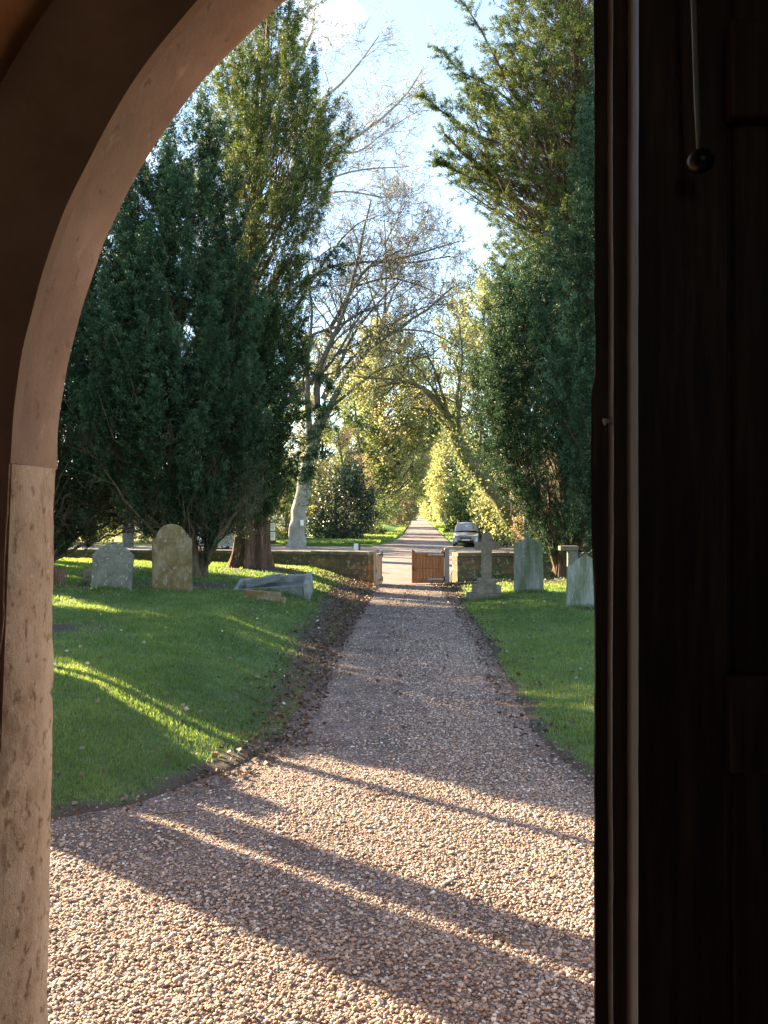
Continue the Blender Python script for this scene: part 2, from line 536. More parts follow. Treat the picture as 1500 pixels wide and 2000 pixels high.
def ground_at(px, py, d0=4, d1=60):
    """where the line of sight through a photo point meets the lawn"""
    for d in np.arange(d0, d1, .02):
        w = W(px, py, d)
        if w[2] <= float(H(w[0], w[1])):
            return w
    return W(px, py, d1)


def grid(x0, x1, nx, y0, y1, ny):
    xs = np.linspace(x0, x1, nx); ys = np.linspace(y0, y1, ny)
    X, Y = np.meshgrid(xs, ys)
    i = np.arange(ny - 1)[:, None] * nx + np.arange(nx - 1)[None, :]
    F = np.stack([i, i + 1, i + nx + 1, i + nx], -1).reshape(-1, 4)
    return X.ravel(), Y.ravel(), F


def soil_at(x, y):
    eL, eR = edges(x, y)
    n = wob(x * 2.3 + 7, y * 2.3)
    wl = np.where(y < 8.5, .38, np.interp(y, [8.5, 11, 14, 20, 27], [.3, .55, .8, 1.0, 1.1]))
    wr = np.interp(y, [6, 12, 18, 24, 28], [.12, .15, .22, .5, .9])
    s = np.maximum(np.where(eL > -.6, 1 - sstep(wl * .55, wl * 1.35, eL + n * .3), 0),
                   np.where(eR > -.6, 1 - sstep(wr * .5, wr * 1.4, eR + n * .25), 0))
    # bare patches: below the left yews, under the fluted trunk, at the bank by the doorway
    def blob(cx, cy, rx, ry):
        return np.clip(1.5 - 1.2 * np.sqrt(((x - cx) / rx) ** 2 + ((y - cy) / ry) ** 2) + n * .5, 0, 1)
    for b in ((-5.6, 13.6, 1.0, .8), (-3.7, 26.6, 1.4, 1.2), (-5.4, 21.6, 1.8, 1.2), (-8.5, 20.8, 2.2, 1.2), (4.8, 25.6, 1.6, 1.2), (5.3, 18.0, 1.3, .5), (1.2, 26.9, 3.4, .8)):
        s = np.maximum(s, blob(*b))
    return np.clip(s, 0, 1)


x, y, F = grid(-17, 14, 330, 2.2, 36, 360)
z = H(x, y)
fall = sstep(30.5, 33.5, y) * 1.0 + sstep(13, 16.5, -x) + sstep(11, 13.8, x)
z = z - .7 * np.clip(fall, 0, 1)
soil = soil_at(x, y)
eL, eR = edges(x, y)
moss = np.clip(1.2 - 3.2 * np.abs(eL - .12) - .6 * np.abs(wob(x * 3, y * .9)), 0, 1) * (y > 9) * (wob(x * .3 + 2, y * 1.4) > .05)
soil = np.clip(soil + .5 * sstep(.35, 1.0, wob(x * 2.1, y * 2.1 + 5)), 0, 1)
me = mesh_np('churchyard_lawn', np.stack([x, y, z], 1), F, 4, M['lawn'], smooth=True, vattr={'soil': soil, 'moss': moss})
tag(link('churchyard_lawn', me), kind='structure')

x, y, F = grid(0, 1, 60, 2.0, 27.6, 330)
xl = np.interp(y, LY, LX) - .7; xr = np.interp(y, RY, RX) + .7
xx = xl + (xr - xl) * x
zz = .012 * wob(xx * 1.3, y * 1.3) + .006 * wob(xx * 6, y * 6)
me = mesh_np('gravel_path', np.stack([xx, y, zz], 1), F, 4, M['gravel'], smooth=True)
tag(link('gravel_path', me), kind='structure')

g = MB()
g.add([(-3000, 1, -.075), (3000, 1, -.075), (3000, 3200, -.075), (-3000, 3200, -.075)], [(0, 1, 2, 3)])
tag(g.build('ground', M['field']), kind='structure')


def rcx(yy):
    return np.interp(yy, [26, 27.5, 40, 56, 80, 130, 420], [.86, .9, 1.55, 2.35, 3.9, 6.0, 17.9])


def rhw(yy):
    return np.interp(yy, [26, 27.5, 33, 50, 57, 64, 80, 420], [1.25, 1.3, 1.6, 2.3, 3.3, 2.4, 2.05, 2.1])


def strip(name, cf, hwf, ys, z, mat):
    V = []
    for yy in ys:
        V += [(cf(yy) - hwf(yy), yy, z), (cf(yy) + hwf(yy), yy, z)]
    Fq = [(2 * i, 2 * i + 1, 2 * i + 3, 2 * i + 2) for i in range(len(ys) - 1)]
    me = bpy.data.meshes.new(name); me.from_pydata(V, [], Fq); me.materials.append(mat)
    return tag(link(name, me), kind='structure')


strip('lane_road', rcx, rhw, np.concatenate([np.linspace(26.9, 80, 80), np.linspace(83, 420, 60)]), .004, M['tarmac'])
# the lane crossing behind the churchyard wall
g = MB()
g.add([(-40, 47.5, -.02), (40, 47.5, -.02), (40, 56.5, -.02), (-40, 58.5, -.02)], [(0, 1, 2, 3)])
tag(g.build('cross_road', M['tarmac']), kind='structure')


# turf verges either side of the lane: gently crowned sheets
def verge(name, side, y0, y1, wf, hgt):
    xs, ys, Fq = grid(0, 1, 26, y0, y1, 90)
    inner = rcx(ys) + side * (rhw(ys) + .15 + .12 * wob(ys * .8, ys * .1))
    wd = wf(ys)
    X = inner + side * xs * wd
    endf = sstep(y0, y0 + 3, ys) * (1 - sstep(y1 - 3, y1, ys))
    Z = -.09 + (.2 + hgt * sstep(0, .9, xs)) * sstep(0, .06, xs) * (1 - sstep(.9, 1, xs)) * np.maximum(endf, 0) + .03 * wob(X, ys)
    me = mesh_np(name, np.stack([X, ys, Z], 1), Fq if side > 0 else Fq[:, ::-1], 4, M['verge'], smooth=True)
    return tag(link(name, me), kind='structure')


verge('verge_left', -1, 61, 84, lambda q: np.interp(q, [61, 66, 84], [4, 9, 8]), .25)
verge('verge_left_far', -1, 92, 200, lambda q: 3.5 + 0 * q, .5)
verge('verge_right', 1, 58, 260, lambda q: np.interp(q, [58, 80, 260], [9, 6, 4]), .3)

# wooded hill on the horizon
x, y, F = grid(-900, 1200, 120, 520, 1100, 30)
z = 46 * np.exp(-((x - 190) / 260) ** 2) * sstep(520, 760, y) + 22 * sstep(520, 800, y) + 3 * wob(x * .05, y * .05) * sstep(530, 600, y) - 1
tag(link('far_hill', mesh_np('far_hill', np.stack([x, y, z], 1), F, 4, M['hill'], smooth=False)), kind='structure')

# ------------------------------------------------------------------ loose gravel, grass, fallen leaves (uncountable)
rng = np.random.default_rng(11)


def icos():
    t = (1 + 5 ** .5) / 2
    v = np.array([(-1, t, 0), (1, t, 0), (-1, -t, 0), (1, -t, 0), (0, -1, t), (0, 1, t), (0, -1, -t), (0, 1, -t), (t, 0, -1), (t, 0, 1), (-t, 0, -1), (-t, 0, 1)], float)
    f = [(0, 11, 5), (0, 5, 1), (0, 1, 7), (0, 7, 10), (0, 10, 11), (1, 5, 9), (5, 11, 4), (11, 10, 2), (10, 7, 6), (7, 1, 8), (3, 9, 4), (3, 4, 2), (3, 2, 6), (3, 6, 8), (3, 8, 9), (4, 9, 5), (2, 4, 11), (6, 2, 10), (8, 6, 7), (9, 8, 1)]
    return v / np.linalg.norm(v[0]), np.array(f)


IV, IF = icos()


def stones(name, x, y, z, r, mat, tone):
    n = len(x)
    sc = rng.uniform(.65, 1.35, (n, 1, 3)) * r[:, None, None]
    sc[:, :, 2] *= .62
    V = IV[None] * (1 + rng.uniform(-.22, .22, (n, 12, 1))) * sc
    a = rng.uniform(0, 6.28, n); t = rng.normal(0, .3, n)
    c, s = np.cos(a), np.sin(a)
    X = V[..., 0] * c[:, None] - V[..., 1] * s[:, None]
    Y = V[..., 0] * s[:, None] + V[..., 1] * c[:, None]
    Z = V[..., 2] + X * np.tan(t)[:, None] * .6
    P = np.stack([X + x[:, None], Y + y[:, None], Z + z[:, None]], -1).reshape(-1, 3)
    Fs = (IF[None] + (np.arange(n) * 12)[:, None, None]).reshape(-1, 3)
    return link(name, mesh_np(name, P, Fs, 3, mat, tone=np.repeat(tone, 20)))


def inview(x, y, m=0.0):
    return (x > -.43 * y - m) & (x < .28 * y + m)


PX_, PY_, PR_ = [], [], []
for (ya, yb, dens, r0, r1) in ((3.5, 5.2, 5200, .0045, .0125), (5.2, 7.2, 3800, .005, .0125), (7.2, 10, 2200, .006, .013), (10, 15, 1000, .008, .014), (15, 27.3, 420, .009, .015)):
    area = (yb - ya) * 8.5
    n = int(area * dens)
    y = rng.uniform(ya, yb, n); x = rng.uniform(-4.5, 4.0, n)
    eL, eR = edges(x, y)
    e = np.maximum(eL, eR) + .12 * wob(x * 2.2, y * 2.2)
    patch = np.clip(.8 + .6 * wob(x * .8 + 1, y * .8) + .25 * wob(x * 3, y * 2.2), .22, 1)
    patch = np.where(eL > -.9, patch * .55, patch)
    patch = np.where((y > 9) & (eL > -1.2), patch * .6, patch)
    keep = inview(x, y, .1) & (rng.random(n) < np.clip(1.0 - sstep(-.4, .32, e), .0, 1) * patch)
    PX_.append(x[keep]); PY_.append(y[keep]); PR_.append(rng.uniform(r0, r1, keep.sum()) * rng.choice([.7, 1, 1, 1.35], keep.sum()))
x = np.concatenate(PX_); y = np.concatenate(PY_); r = np.concatenate(PR_)
zs = .012 * wob(x * 1.3, y * 1.3) + .006 * wob(x * 6, y * 6)
zs = np.maximum(zs, H(x, y)) + r * rng.uniform(-.05, .55, len(r))
o = stones('loose_gravel', x, y, zs, r, M['stone'], np.clip(rng.normal(.5, .24, len(x)), 0, 1))
tag(o, kind='stuff')
print('stones', len(x))

# grass blades
GP, GD, GL, GW, GT = [], [], [], [], []
for (ya, yb, dens, L0, w0) in ((5.4, 8.5, 5200, .055, .006), (8.5, 12, 3400, .055, .008), (12, 17, 1700, .06, .012), (17, 23, 1000, .065, .017), (23, 31, 520, .07, .024)):
    xa, xb = -.44 * yb, .3 * yb
    n = int((yb - ya) * (xb - xa) * dens)
    y = rng.uniform(ya, yb, n); x = rng.uniform(xa, xb, n)
    eL, eR = edges(x, y)
    e = np.maximum(eL, eR)
    s = soil_at(x, y) + .75 * sstep(.35, 1.0, wob(x * 2.1, y * 2.1 + 5))
    tuft = np.clip(.75 + .5 * wob(x * 3.3, y * 3.3), .2, 1)
    keep = inview(x, y, .2) & (e > .02) & (rng.random(n) < (1 - np.clip(s * 1.05, 0, .97)) * tuft)
    x, y = x[keep], y[keep]
    z = H(x, y)
    GP.append(np.stack([x, y, z - .004], 1))
    d = rng.normal(0, .42, (len(x), 3)); d[:, 2] = 1
    GD.append(d)
    long = 1 + .9 * np.clip(wob(x * 2.1 + 9, y * 2.1) - .25, 0, 1)
    GL.append(rng.uniform(.6, 1.35, len(x)) * L0 * long); GW.append(rng.uniform(.7, 1.3, len(x)) * w0)
    GT.append(np.clip(.45 + .36 * wob(x * .9, y * .9 + 2) + .2 * wob(x * 4, y * 4) + rng.normal(0, .2, len(x)), 0, 1))
GP = np.concatenate(GP)
print('blades', len(GP))
tag(leaf_mesh('short_grass', GP, np.concatenate(GD), np.concatenate(GL), np.concatenate(GW), np.concatenate(GT), M['grass'], rng, pointed=.35), kind='stuff')

# turf on the sunny verges beyond the wall
n = 60000
y = 58 + 90 * rng.random(n) ** 1.6
sd_ = rng.choice([-1, 1], n)
x = rcx(y) + sd_ * (rhw(y) + .2 + rng.random(n) * np.where(sd_ < 0, 8, 7))
P = np.stack([x, y, np.full(n, .0) + .12], 1)
D = rng.normal(0, .4, (n, 3)); D[:, 2] = 1
tag(leaf_mesh('verge_grass', P, D, rng.uniform(.12, .3, n), .05, np.clip(rng.normal(.6, .2, n), 0, 1), M['grass'], rng), kind='stuff')

# leaf litter
n = 9000
y = 6.4 + 21.1 * rng.random(n) ** .7
side = rng.random(n) < .78
off = np.abs(rng.normal(0, .5, n)) - .18
x = np.where(side, np.interp(y, LY, LX) - off, np.interp(y, RY, RX) + off)
n2 = 2600          # drifts along the foot of the wall and by the tomb
yy = rng.uniform(25.2, 28.0, n2); xx = np.where(rng.random(n2) < .5, rng.uniform(-3.2, -.2, n2), rng.uniform(1.6, 5.4, n2))
n3 = 480           # scattered pale leaves on the turf
y3 = rng.uniform(7, 24, n3); x3 = np.where(rng.random(n3) < .75, -1 - 7 * rng.random(n3), 2 + 3 * rng.random(n3))
n4 = 900           # beside the kerbed tomb
y4 = rng.normal(23.2, .7, n4); x4 = rng.normal(-1.55, .4, n4)
n5 = 500
y5 = 9 + 17 * rng.random(n5); x5 = rng.uniform(-.9, 1.9, n5)
x = np.concatenate([x, xx, x3, x4, x5]); y = np.concatenate([y, yy, y3, y4, y5])
z = np.maximum(H(x, y), 0) + rng.uniform(.006, .03, len(x))
z[n + n2:n + n2 + n3] += .03
P = np.stack([x, y, z], 1)
D = rng.normal(0, 1, (len(x), 3)); D[:, 2] *= .3
T = np.clip(rng.normal(.45, .22, len(x)), 0, .84)
T[n + n2:n + n2 + n3] = rng.uniform(.7, 1, n3)
sz = rng.uniform(.035, .085, len(x))
tag(leaf_mesh('fallen_leaves', P, D, sz, sz * .7, T, M['litter'], rng), kind='stuff')

# a few twigs lying on the gravel
for i, (px, py, an, ln, lab) in enumerate(((345, 1655, .9, .16, 'short dark twig on shaded gravel near the doorway'),
                                           (430, 1838, .1, .17, 'straight pale twig lying in the sunlit gravel, nearest the doorway'),
                                           (600, 1670, -.9, .13, 'thin curved twig on gravel in the middle of the path mouth'),
                                           (985, 1862, -.8, .2, 'thin pale twig on shaded gravel near the black door'),
                                           (760, 1570, .5, .3, 'forked twig across the sunlit band of gravel'),
                                           (345, 1608, .2, .45, 'long grey twig at the muddy edge of the left lawn'))):
    w = ground_at(px, py, 3.5)
    t = MB(); k = 6
    pts = [(w[0] + math.cos(an) * ln * (j / k - .5) + random.Random(i * 9 + j).uniform(-.01, .01), w[1] + math.sin(an) * ln * (j / k - .5) + random.Random(i + j).uniform(-.008, .008), max(0, float(H(w[0], w[1]))) + .022) for j in range(k + 1)]
    t.tube(pts, np.linspace(.006, .003, k + 1), 5)
    if i == 4:
        t.tube([pts[3], (pts[3][0] + .07, pts[3][1] + .05, pts[3][2] + .01)], [.004, .002], 5)
    tag(t.build('twig', M['bark_brown']), lab, 'twig', 'twigs on the gravel')

# ------------------------------------------------------------------ church doorway
church = empty('church', (0, 0, 0), 'dark church interior with pink limewashed pointed doorway arch and half-open oak door', 'church')
AX, AZ, AR, APX = .573, 2.498, 1.185, .382          # arc centre, springing height, radius, apex x
RIGHT = 2 * APX


def arch_path(off, top_only=False, n=44, z_low=-.3, zsplit=None):
    """left jamb from the floor up, arc to the apex, then its mirror image"""
    r = AR + off
    a1 = math.acos((APX - AX) / r)
    arc = [(AX + r * math.cos(PI + (a1 - PI) * t / n), AZ + r * math.sin(PI + (a1 - PI) * t / n)) for t in range(n + 1)]
    return arc


def jamb_lean(z):
    """the worn jamb leans out a little towards the floor"""
    return np.interp(z, [.5, 1.5, 2.1, 2.53], [-.035, -.013, -.006, 0])


def inner_lean(z):
    """its inner arris leans further"""
    return np.interp(z, [.5, 2.53], [-.05, 0])


PROFILE = [(2.4, 1.98), (.30, 1.97), (.06, 1.62), (.0, 1.50), (.0, 1.348), (.006, 1.334), (.19, 1.328), (.19, 1.0), (.215, .96), (2.4, .955)]
PARTS = (('outer_wall', 0, 2, 'roof_ext'), ('reveal', 2, 4, 'plaster'), ('arris', 4, 5, 'lip'), ('inner_wall', 5, 9, 'dark_stone'))
ZJ = 2.53


def wall_part(name, i0, i1, mat_arch):
    prof = PROFILE[i0:i1 + 1]
    nz_ = 30
    zs = np.linspace(-.3, ZJ, nz_)
    cols_arch, cols_jamb = [], []
    for off, yy in prof:
        arc = arch_path(off)
        arc = [(xq, zq) for xq, zq in arc if zq >= ZJ] if True else arc
        # first arch point exactly at the joint
        r = AR + off
        x0 = AX - math.sqrt(max(r * r - (ZJ - AZ) ** 2, 0))
        N = 110
        a0 = PI - math.asin((ZJ - AZ) / r); a1 = math.acos((APX - AX) / r)
        left = [(AX + r * math.cos(a0 + (a1 - a0) * t / N), AZ + r * math.sin(a0 + (a1 - a0) * t / N)) for t in range(N + 1)]
        full = left + [(RIGHT - xq, zq) for xq, zq in reversed(left[:-1])]
        amp = .0055 if off < .1 else .0
        cols_arch.append([(xq + amp * float(wob(xq * 7 + yy * 3, zq * 7)), yy, zq + amp * float(wob(xq * 7 + 4, zq * 7 + yy * 3))) for xq, zq in full])
        cols_jamb.append([(x0 + (jamb_lean(zq) + (inner_lean(zq) if yy < 1.345 and off < .1 else 0)) * (1 if off < 1 else 0), yy, zq) for zq in zs])
    return cols_arch, cols_jamb


def loft(cols):
    n = len(cols[0]); k = len(cols)
    V = [p for c in cols for p in c]
    Fq = [(i * n + j, (i + 1) * n + j, (i + 1) * n + j + 1, i * n + j + 1) for i in range(k - 1) for j in range(n - 1)]
    return V, Fq


rj = random.Random(3)
for nm, i0, i1, mt in PARTS:
    ca, cj = wall_part(nm, i0, i1, mt)
    b = MB()
    V, Fq = loft(ca); b.add(V, Fq, 0, nm in ('reveal', 'arris'))
    if nm in ('outer_wall', 'inner_wall'):
        V, Fq = loft(cj); b.add(V, Fq, 0)
        cm = [[(RIGHT - p[0], p[1], p[2]) for p in c] for c in cj]
        V, Fq = loft(cm); b.add(V, [q[::-1] for q in Fq], 0)
    b.build({'outer_wall': 'outer_wall', 'reveal': 'arch', 'arris': 'arch_edge', 'inner_wall': 'wall'}[nm], M[mt], church)
# jamb stones: rough and a little proud, subdivided and worn
for side in (0, 1):
    prof = [(.06, 1.62), (.01, 1.515), (-.004, 1.49), (-.004, 1.45), (-.004, 1.41), (-.003, 1.37), (.0, 1.346), (.007, 1.331)]
    zs = np.linspace(-.3, ZJ, 260)
    cols = []
    for q, (off, yy) in enumerate(prof):
        c = []
        for zq in zs:
            wv = .0045 * float(wob(zq * 5.5 + q * .35, q * .4 + side * 3)) + .0035 * float(wob(zq * 17, q * .7 + side))
            jt = .004 if abs(zq - 2.1 - (yy - 1.45) * .35) < .008 else 0
            top = -.007 * sstep(2.515, 2.53, zq)
            c.append((AX - (AR + off) + float(jamb_lean(zq)) + float(inner_lean(zq)) * float(np.clip((1.41 - yy) / .065, 0, 1)) + wv - jt, yy, zq))
        cols.append(c)
    if side:
        cols = [[(RIGHT - p[0], p[1], p[2]) for p in c] for c in cols]
    V, Fq = loft(cols)
    if side: Fq = [q[::-1] for q in Fq]
    b = MB(); b.add(V, Fq, 0, True)
    b.build('jamb', M['jamb'], church)
# room behind the camera
b = MB()
x0, x1, yb, zf, zt = -2.4, 3.1, -5.0, .85, 5.6
b.add([(x0, yb, zf), (x1, yb, zf), (x1, 2.0, zf), (x0, 2.0, zf)], [(0, 1, 2, 3)])
b.build('floor', M['dark_stone'], church)
b = MB()
b.add([(x0, yb, zf), (x0, .955, zf), (x0, .955, zt), (x0, yb, zt)], [(0, 1, 2, 3)])
b.add([(x1, yb, zf), (x1, .955, zf), (x1, .955, zt), (x1, yb, zt)], [(3, 2, 1, 0)])
wx0, wx1, wz0, wz1 = -.32, .32, 3.0, 4.6          # unseen opening added in the far wall so skylight brightens the room
for (xa, xb_, za, zb2) in ((x0, wx0, zf, zt), (wx1, x1, zf, zt), (wx0, wx1, zf, wz0), (wx0, wx1, wz1, zt)):
    b.add([(xa, yb, za), (xb_, yb, za), (xb_, yb, zb2), (xa, yb, zb2)], [(3, 2, 1, 0)])
b.build('room_walls', M['inner_plaster'], church)
b = MB()
b.box(((x0 + x1) / 2, (yb + 2.0) / 2, zt + .1), (x1 - x0 + .4, 2.0 - yb, .2))
b.build('ceiling', M['inner_plaster'], church)
b = MB()
for k in range(3):
    b.box((APX, 2.16 + .32 * k, .1 + (.68 - .2 * k) / 2 - .1), (2.6, .32, .68 - .2 * k + .2))
b.build('doorstep', M['roof_ext'], church, .012)
b = MB()
b.box((-2.35, 2.62, 2.3), (1.1, 1.28, 5.2)); b.box((-2.35, 2.55, 5.1), (.9, 1.0, .7), taper=(1, .3))  # unseen block added to keep direct sun off the door edge
b.build('buttress', M['roof_ext'], church, .02)
b = MB()   # tower wall either side and above the opening
b.box((-3.4, 1.47, 3.5), (2.4, .98, 8)); b.box((4.2, 1.47, 3.5), (2.4, .98, 8)); b.box((APX, 1.47, 6.9), (6.2, .98, 1.6))
b.build('tower_wall', M['roof_ext'], church)

# right door leaf, closed; its meeting edge steps back in two rebates
door = MB()
zb, zt_ = .86, 4.2
def edge_wob(z, k):
    return .0035 * float(wob(z * 3.1 + k, k * 2)) + .0025 * float(wob(z * 11 + k, 3))
def notch(z):
    zz_ = (z - CAM_Z)
    t = np.interp(z, [1.9, 2.3, 2.42, 2.52, 2.66, 2.70, 2.76, 2.95, 3.3], [0, .000, -.006, -.0065, -.006, .0, .003, .0045, .001])
    return float(t)
zs = np.linspace(zb, zt_, 150)
def edge_cols(pts, k0, amp):
    return [[(xq + (edge_wob(zq, k0) + (notch(zq) if q < 2 and k0 == 0 else 0)) * amp, yq, zq) for zq in zs] for q, (xq, yq) in enumerate(pts)]
xR = RIGHT + .64
outer = MB(); V, Fq = loft(edge_cols([(.398, 1.505), (.380, 1.456), (.381, 1.452), (xR, 1.452)], 0, 1)); outer.add(V, Fq)
outer.build('door', M['oak'], church)
dpart = bpy.data.objects['door']
s1 = MB(); V, Fq = loft(edge_cols([(.4045, 1.4515), (.4045, 1.418)], 4, .5)); s1.add(V, Fq); s1.build('rebate_strip', M['oak_edge'], dpart)
s2 = MB(); V, Fq = loft(edge_cols([(.4045, 1.418), (.4285, 1.418)], 4, .5)); s2.add(V, Fq); s2.build('rebate_shadow_board', M['oak'], dpart)
s3 = MB(); V, Fq = loft(edge_cols([(.4285, 1.4175), (.4285, 1.354)], 9, .35)); s3.add(V, Fq); s3.build('meeting_edge', M['oak_edge'], dpart)
s4 = MB()
xs_ = [.4285, .585, .752, .905, 1.08, 1.23, xR]
for i_, (xa_, xb2) in enumerate(zip(xs_[:-1], xs_[1:])):      # planks with open joints
    yq = 1.354 - .0015 * (i_ % 2) - (.001 if i_ else 0)
    V, Fq = loft([[(xa_ + (edge_wob(zq, 9) * .35 if i_ == 0 else .003), yq + (.006 if i_ else 0), zq) for zq in zs], [(xa_ + (.002 if i_ == 0 else .007) + (edge_wob(zq, 9) * .35 if i_ == 0 else 0), yq, zq) for zq in zs],
                  [(xb2 - .007, yq, zq) for zq in zs], [(xb2 - .003, yq + .006, zq) for zq in zs], [(xb2 + .003, yq + .0065, zq) for zq in zs]]); s4.add(V, Fq)
s4.build('inner_boards', M['oak'], dpart)
for zc in (1.28, 2.1, 3.18, 3.95):
    b = MB(); b.box((1.0, 1.335, zc), (.86, .034, .16)); b.build('ledge', M['oak'], dpart, .006)
b = MB()      # iron bolt rod hanging to a ball
b.tube([(.482, 1.27, 3.9), (.4885, 1.27, 3.27), (.494, 1.27, 3.1), (.498, 1.27, 3.018)], [.0042, .0042, .0042, .0042], 8)
b.build('bolt_rod', M['bare_rod'], dpart)
b = MB()
th = np.linspace(0, PI, 13)
cols = [[(.5 + .0215 * math.sin(t) * math.cos(a), 1.27 + .0215 * math.sin(t) * math.sin(a), 3.004 + .019 * math.cos(t)) for t in th] for a in np.linspace(0, 2 * PI, 19)]
V, Fq = loft(cols); b.add(V, Fq, 0, True)
b.build('bolt_knob', M['brass'], dpart)
b = MB()
b.tube([(.41, 1.435, 2.61), (.397, 1.43, 2.612), (.391, 1.43, 2.61)], [.004, .004, .007], 8)
b.build('peg', M['oak_edge'], dpart)

# ------------------------------------------------------------------ churchyard walls, gates
def masonry(name, pts, z_tops, th, label):
    """a wall along a ground line; courses of stone plus a coping"""
    root = empty(name, (pts[0][0], pts[0][1], 0), label, 'wall')
    b = MB(); c = MB()
    o0 = np.array((pts[0][0], pts[0][1]))
    for (p, q, za, zb_) in zip(pts[:-1], pts[1:], z_tops[:-1], z_tops[1:]):
        p = np.array(p, float); q = np.array(q, float)
        L = np.linalg.norm(q - p); n = max(2, int(L / .3))
        dv = (q - p) / L; nv = np.array((-dv[1], dv[0]))
        rows = []
        for i in range(n + 1):
            a = p + (q - p) * i / n - o0
            top = za + (zb_ - za) * i / n - .14 + .012 * float(wob(a[0] * 3, 1.3))
            bot = -.15
            ring = []
            for (off, f) in ((-th / 2, 0), (-th / 2, .33), (-th / 2, .66), (-th / 2, 1), (th / 2, 1), (th / 2, 0)):
                zz_ = bot + (top - bot) * f
                jit = .018 * float(wob(a[0] * 4 + off * 9, zz_ * 5)) if 0 < f < 1 else 0
                ring.append((a[0] + nv[0] * (off + jit), a[1] + nv[1] * (off + jit), zz_))
            rows.append(ring)
        V = [pt for r_ in rows for pt in r_]
        k = 6
        b.add(V, [(i * k + j, (i + 1) * k + j, (i + 1) * k + j + 1, i * k + j + 1) for i in range(n) for j in range(k - 1)])
        b.add([rows[0][j] for j in range(k)], [tuple(range(k))]); b.add([rows[-1][j] for j in range(k)], [tuple(range(k - 1, -1, -1))])
        m_ = max(1, int(L / .85))
        for i in range(m_):
            a = p + (q - p) * (i + .5) / m_ - o0
            top = za + (zb_ - za) * (i + .5) / m_
            c.box((a[0], a[1], top - .068 + .006 * ((i * 7) % 3 - 1)), (L / m_ - .012, th + .1, .125), math.atan2(dv[1], dv[0]))
    b.build('stonework', M['wall'], root)
    c.build('coping', M['coping'], root, .02)
    return root


masonry('churchyard_wall', [(-.42, 27.5), (-3.9, 30.0), (-9, 31.2), (-17, 33)], [1.12, 1.02, 1.0, .98], .4, 'low mossy stone wall running left from the wooden gate')
masonry('churchyard_wall', [(2.42, 27.5), (6.2, 28.9), (15, 31)], [1.09, .99, .98], .4, 'low stone wall running right from the grey gatepost behind the cross')


def gate_post(x, y, h, label, w=.17):
    b = MB()
    b.box((0, 0, h / 2 - .15), (w, w, h + .3)); b.box((0, 0, h + .02), (w, w, .04), taper=(.55, .55))
    return tag(b.build('gate_post', M['post_wood'], None, .01, loc=(x, y, 0)), label, 'post', 'gate posts')


gate_post(2.13, 27.3, 1.2, 'square grey oak post carrying the closed brown gate leaf')
gate_post(-.27, 27.35, 1.13, 'oak post at the end of the left wall behind the open gate leaf', .13)


def gate_leaf(loc, rz, label, wood, straps=True):
    """hinge at the origin, leaf along -x, inner face to -y"""
    root = empty('gate', loc, label, 'gate', 'wooden gate leaves', rz)
    Wg, Hh = 1.1, 1.06
    f = MB()
    for sx in (-1, 1):
        xc = -.05 if sx > 0 else -Wg + .05
        f.box((xc, 0, .06 + .52), (.1, .06, 1.04))
        # scrolled horn
        ol = [(xc - .05 * sx * -1, 0, 0)]
        x_out = xc + .05 * sx; x_in = xc - .05 * sx
        pr = [(x_out, -.03, 1.1), (x_in, -.03, 1.1), (x_in - .04 * sx, -.03, 1.1), (x_in - .01 * sx, -.03, 1.125), (x_in + .03 * sx, -.03, 1.18), (x_out, -.03, 1.19)]
        f.prism(pr if sx < 0 else pr[::-1], (0, .06, 0))
    f.box((-Wg / 2, 0, 1.02), (Wg - .2, .058, .13)); f.box((-Wg / 2, 0, .12), (Wg - .2, .058, .12)); f.box((-Wg / 2, 0, .575), (Wg - .2, .05, .05))
    f.build('frame', wood, root, .005)
    p = MB()
    nb = 8; bw = (Wg - .2) / nb
    for i in range(nb):
        p.box((-Wg + .1 + bw * (i + .5), .008, .57), (bw - .002, .022, .9))
    p.build('boards', wood, root, .003)
    for zc in (1.03, .2):
        s = MB()
        s.box((-.27, -.036, zc), (.56, .01, .06)); s.build('hinge_strap', M['steel'] if straps else M['iron'], root, .003)
        k = MB(); k.tube([(.005, -.035, zc - .085), (.005, -.035, zc + .085)], .022, 10); k.build('hinge_knuckle', M['iron'], root)
    l = MB(); l.box((-Wg + .045, -.04, .55), (.035, .02, .12)); l.box((-Wg + .1, -.045, .5), (.1, .015, .02)); l.build('latch', M['iron'], root, .004)
    return root


gate_leaf((2.04, 27.26, -.02), R(-1.5), 'brown wooden gate leaf standing shut across the right of the gateway', M['gate_wood'])
gate_leaf((-.09, 27.28, -.02), R(79), 'wooden gate leaf swung open and seen nearly edge on at the left wall', M['gate_light'], False)

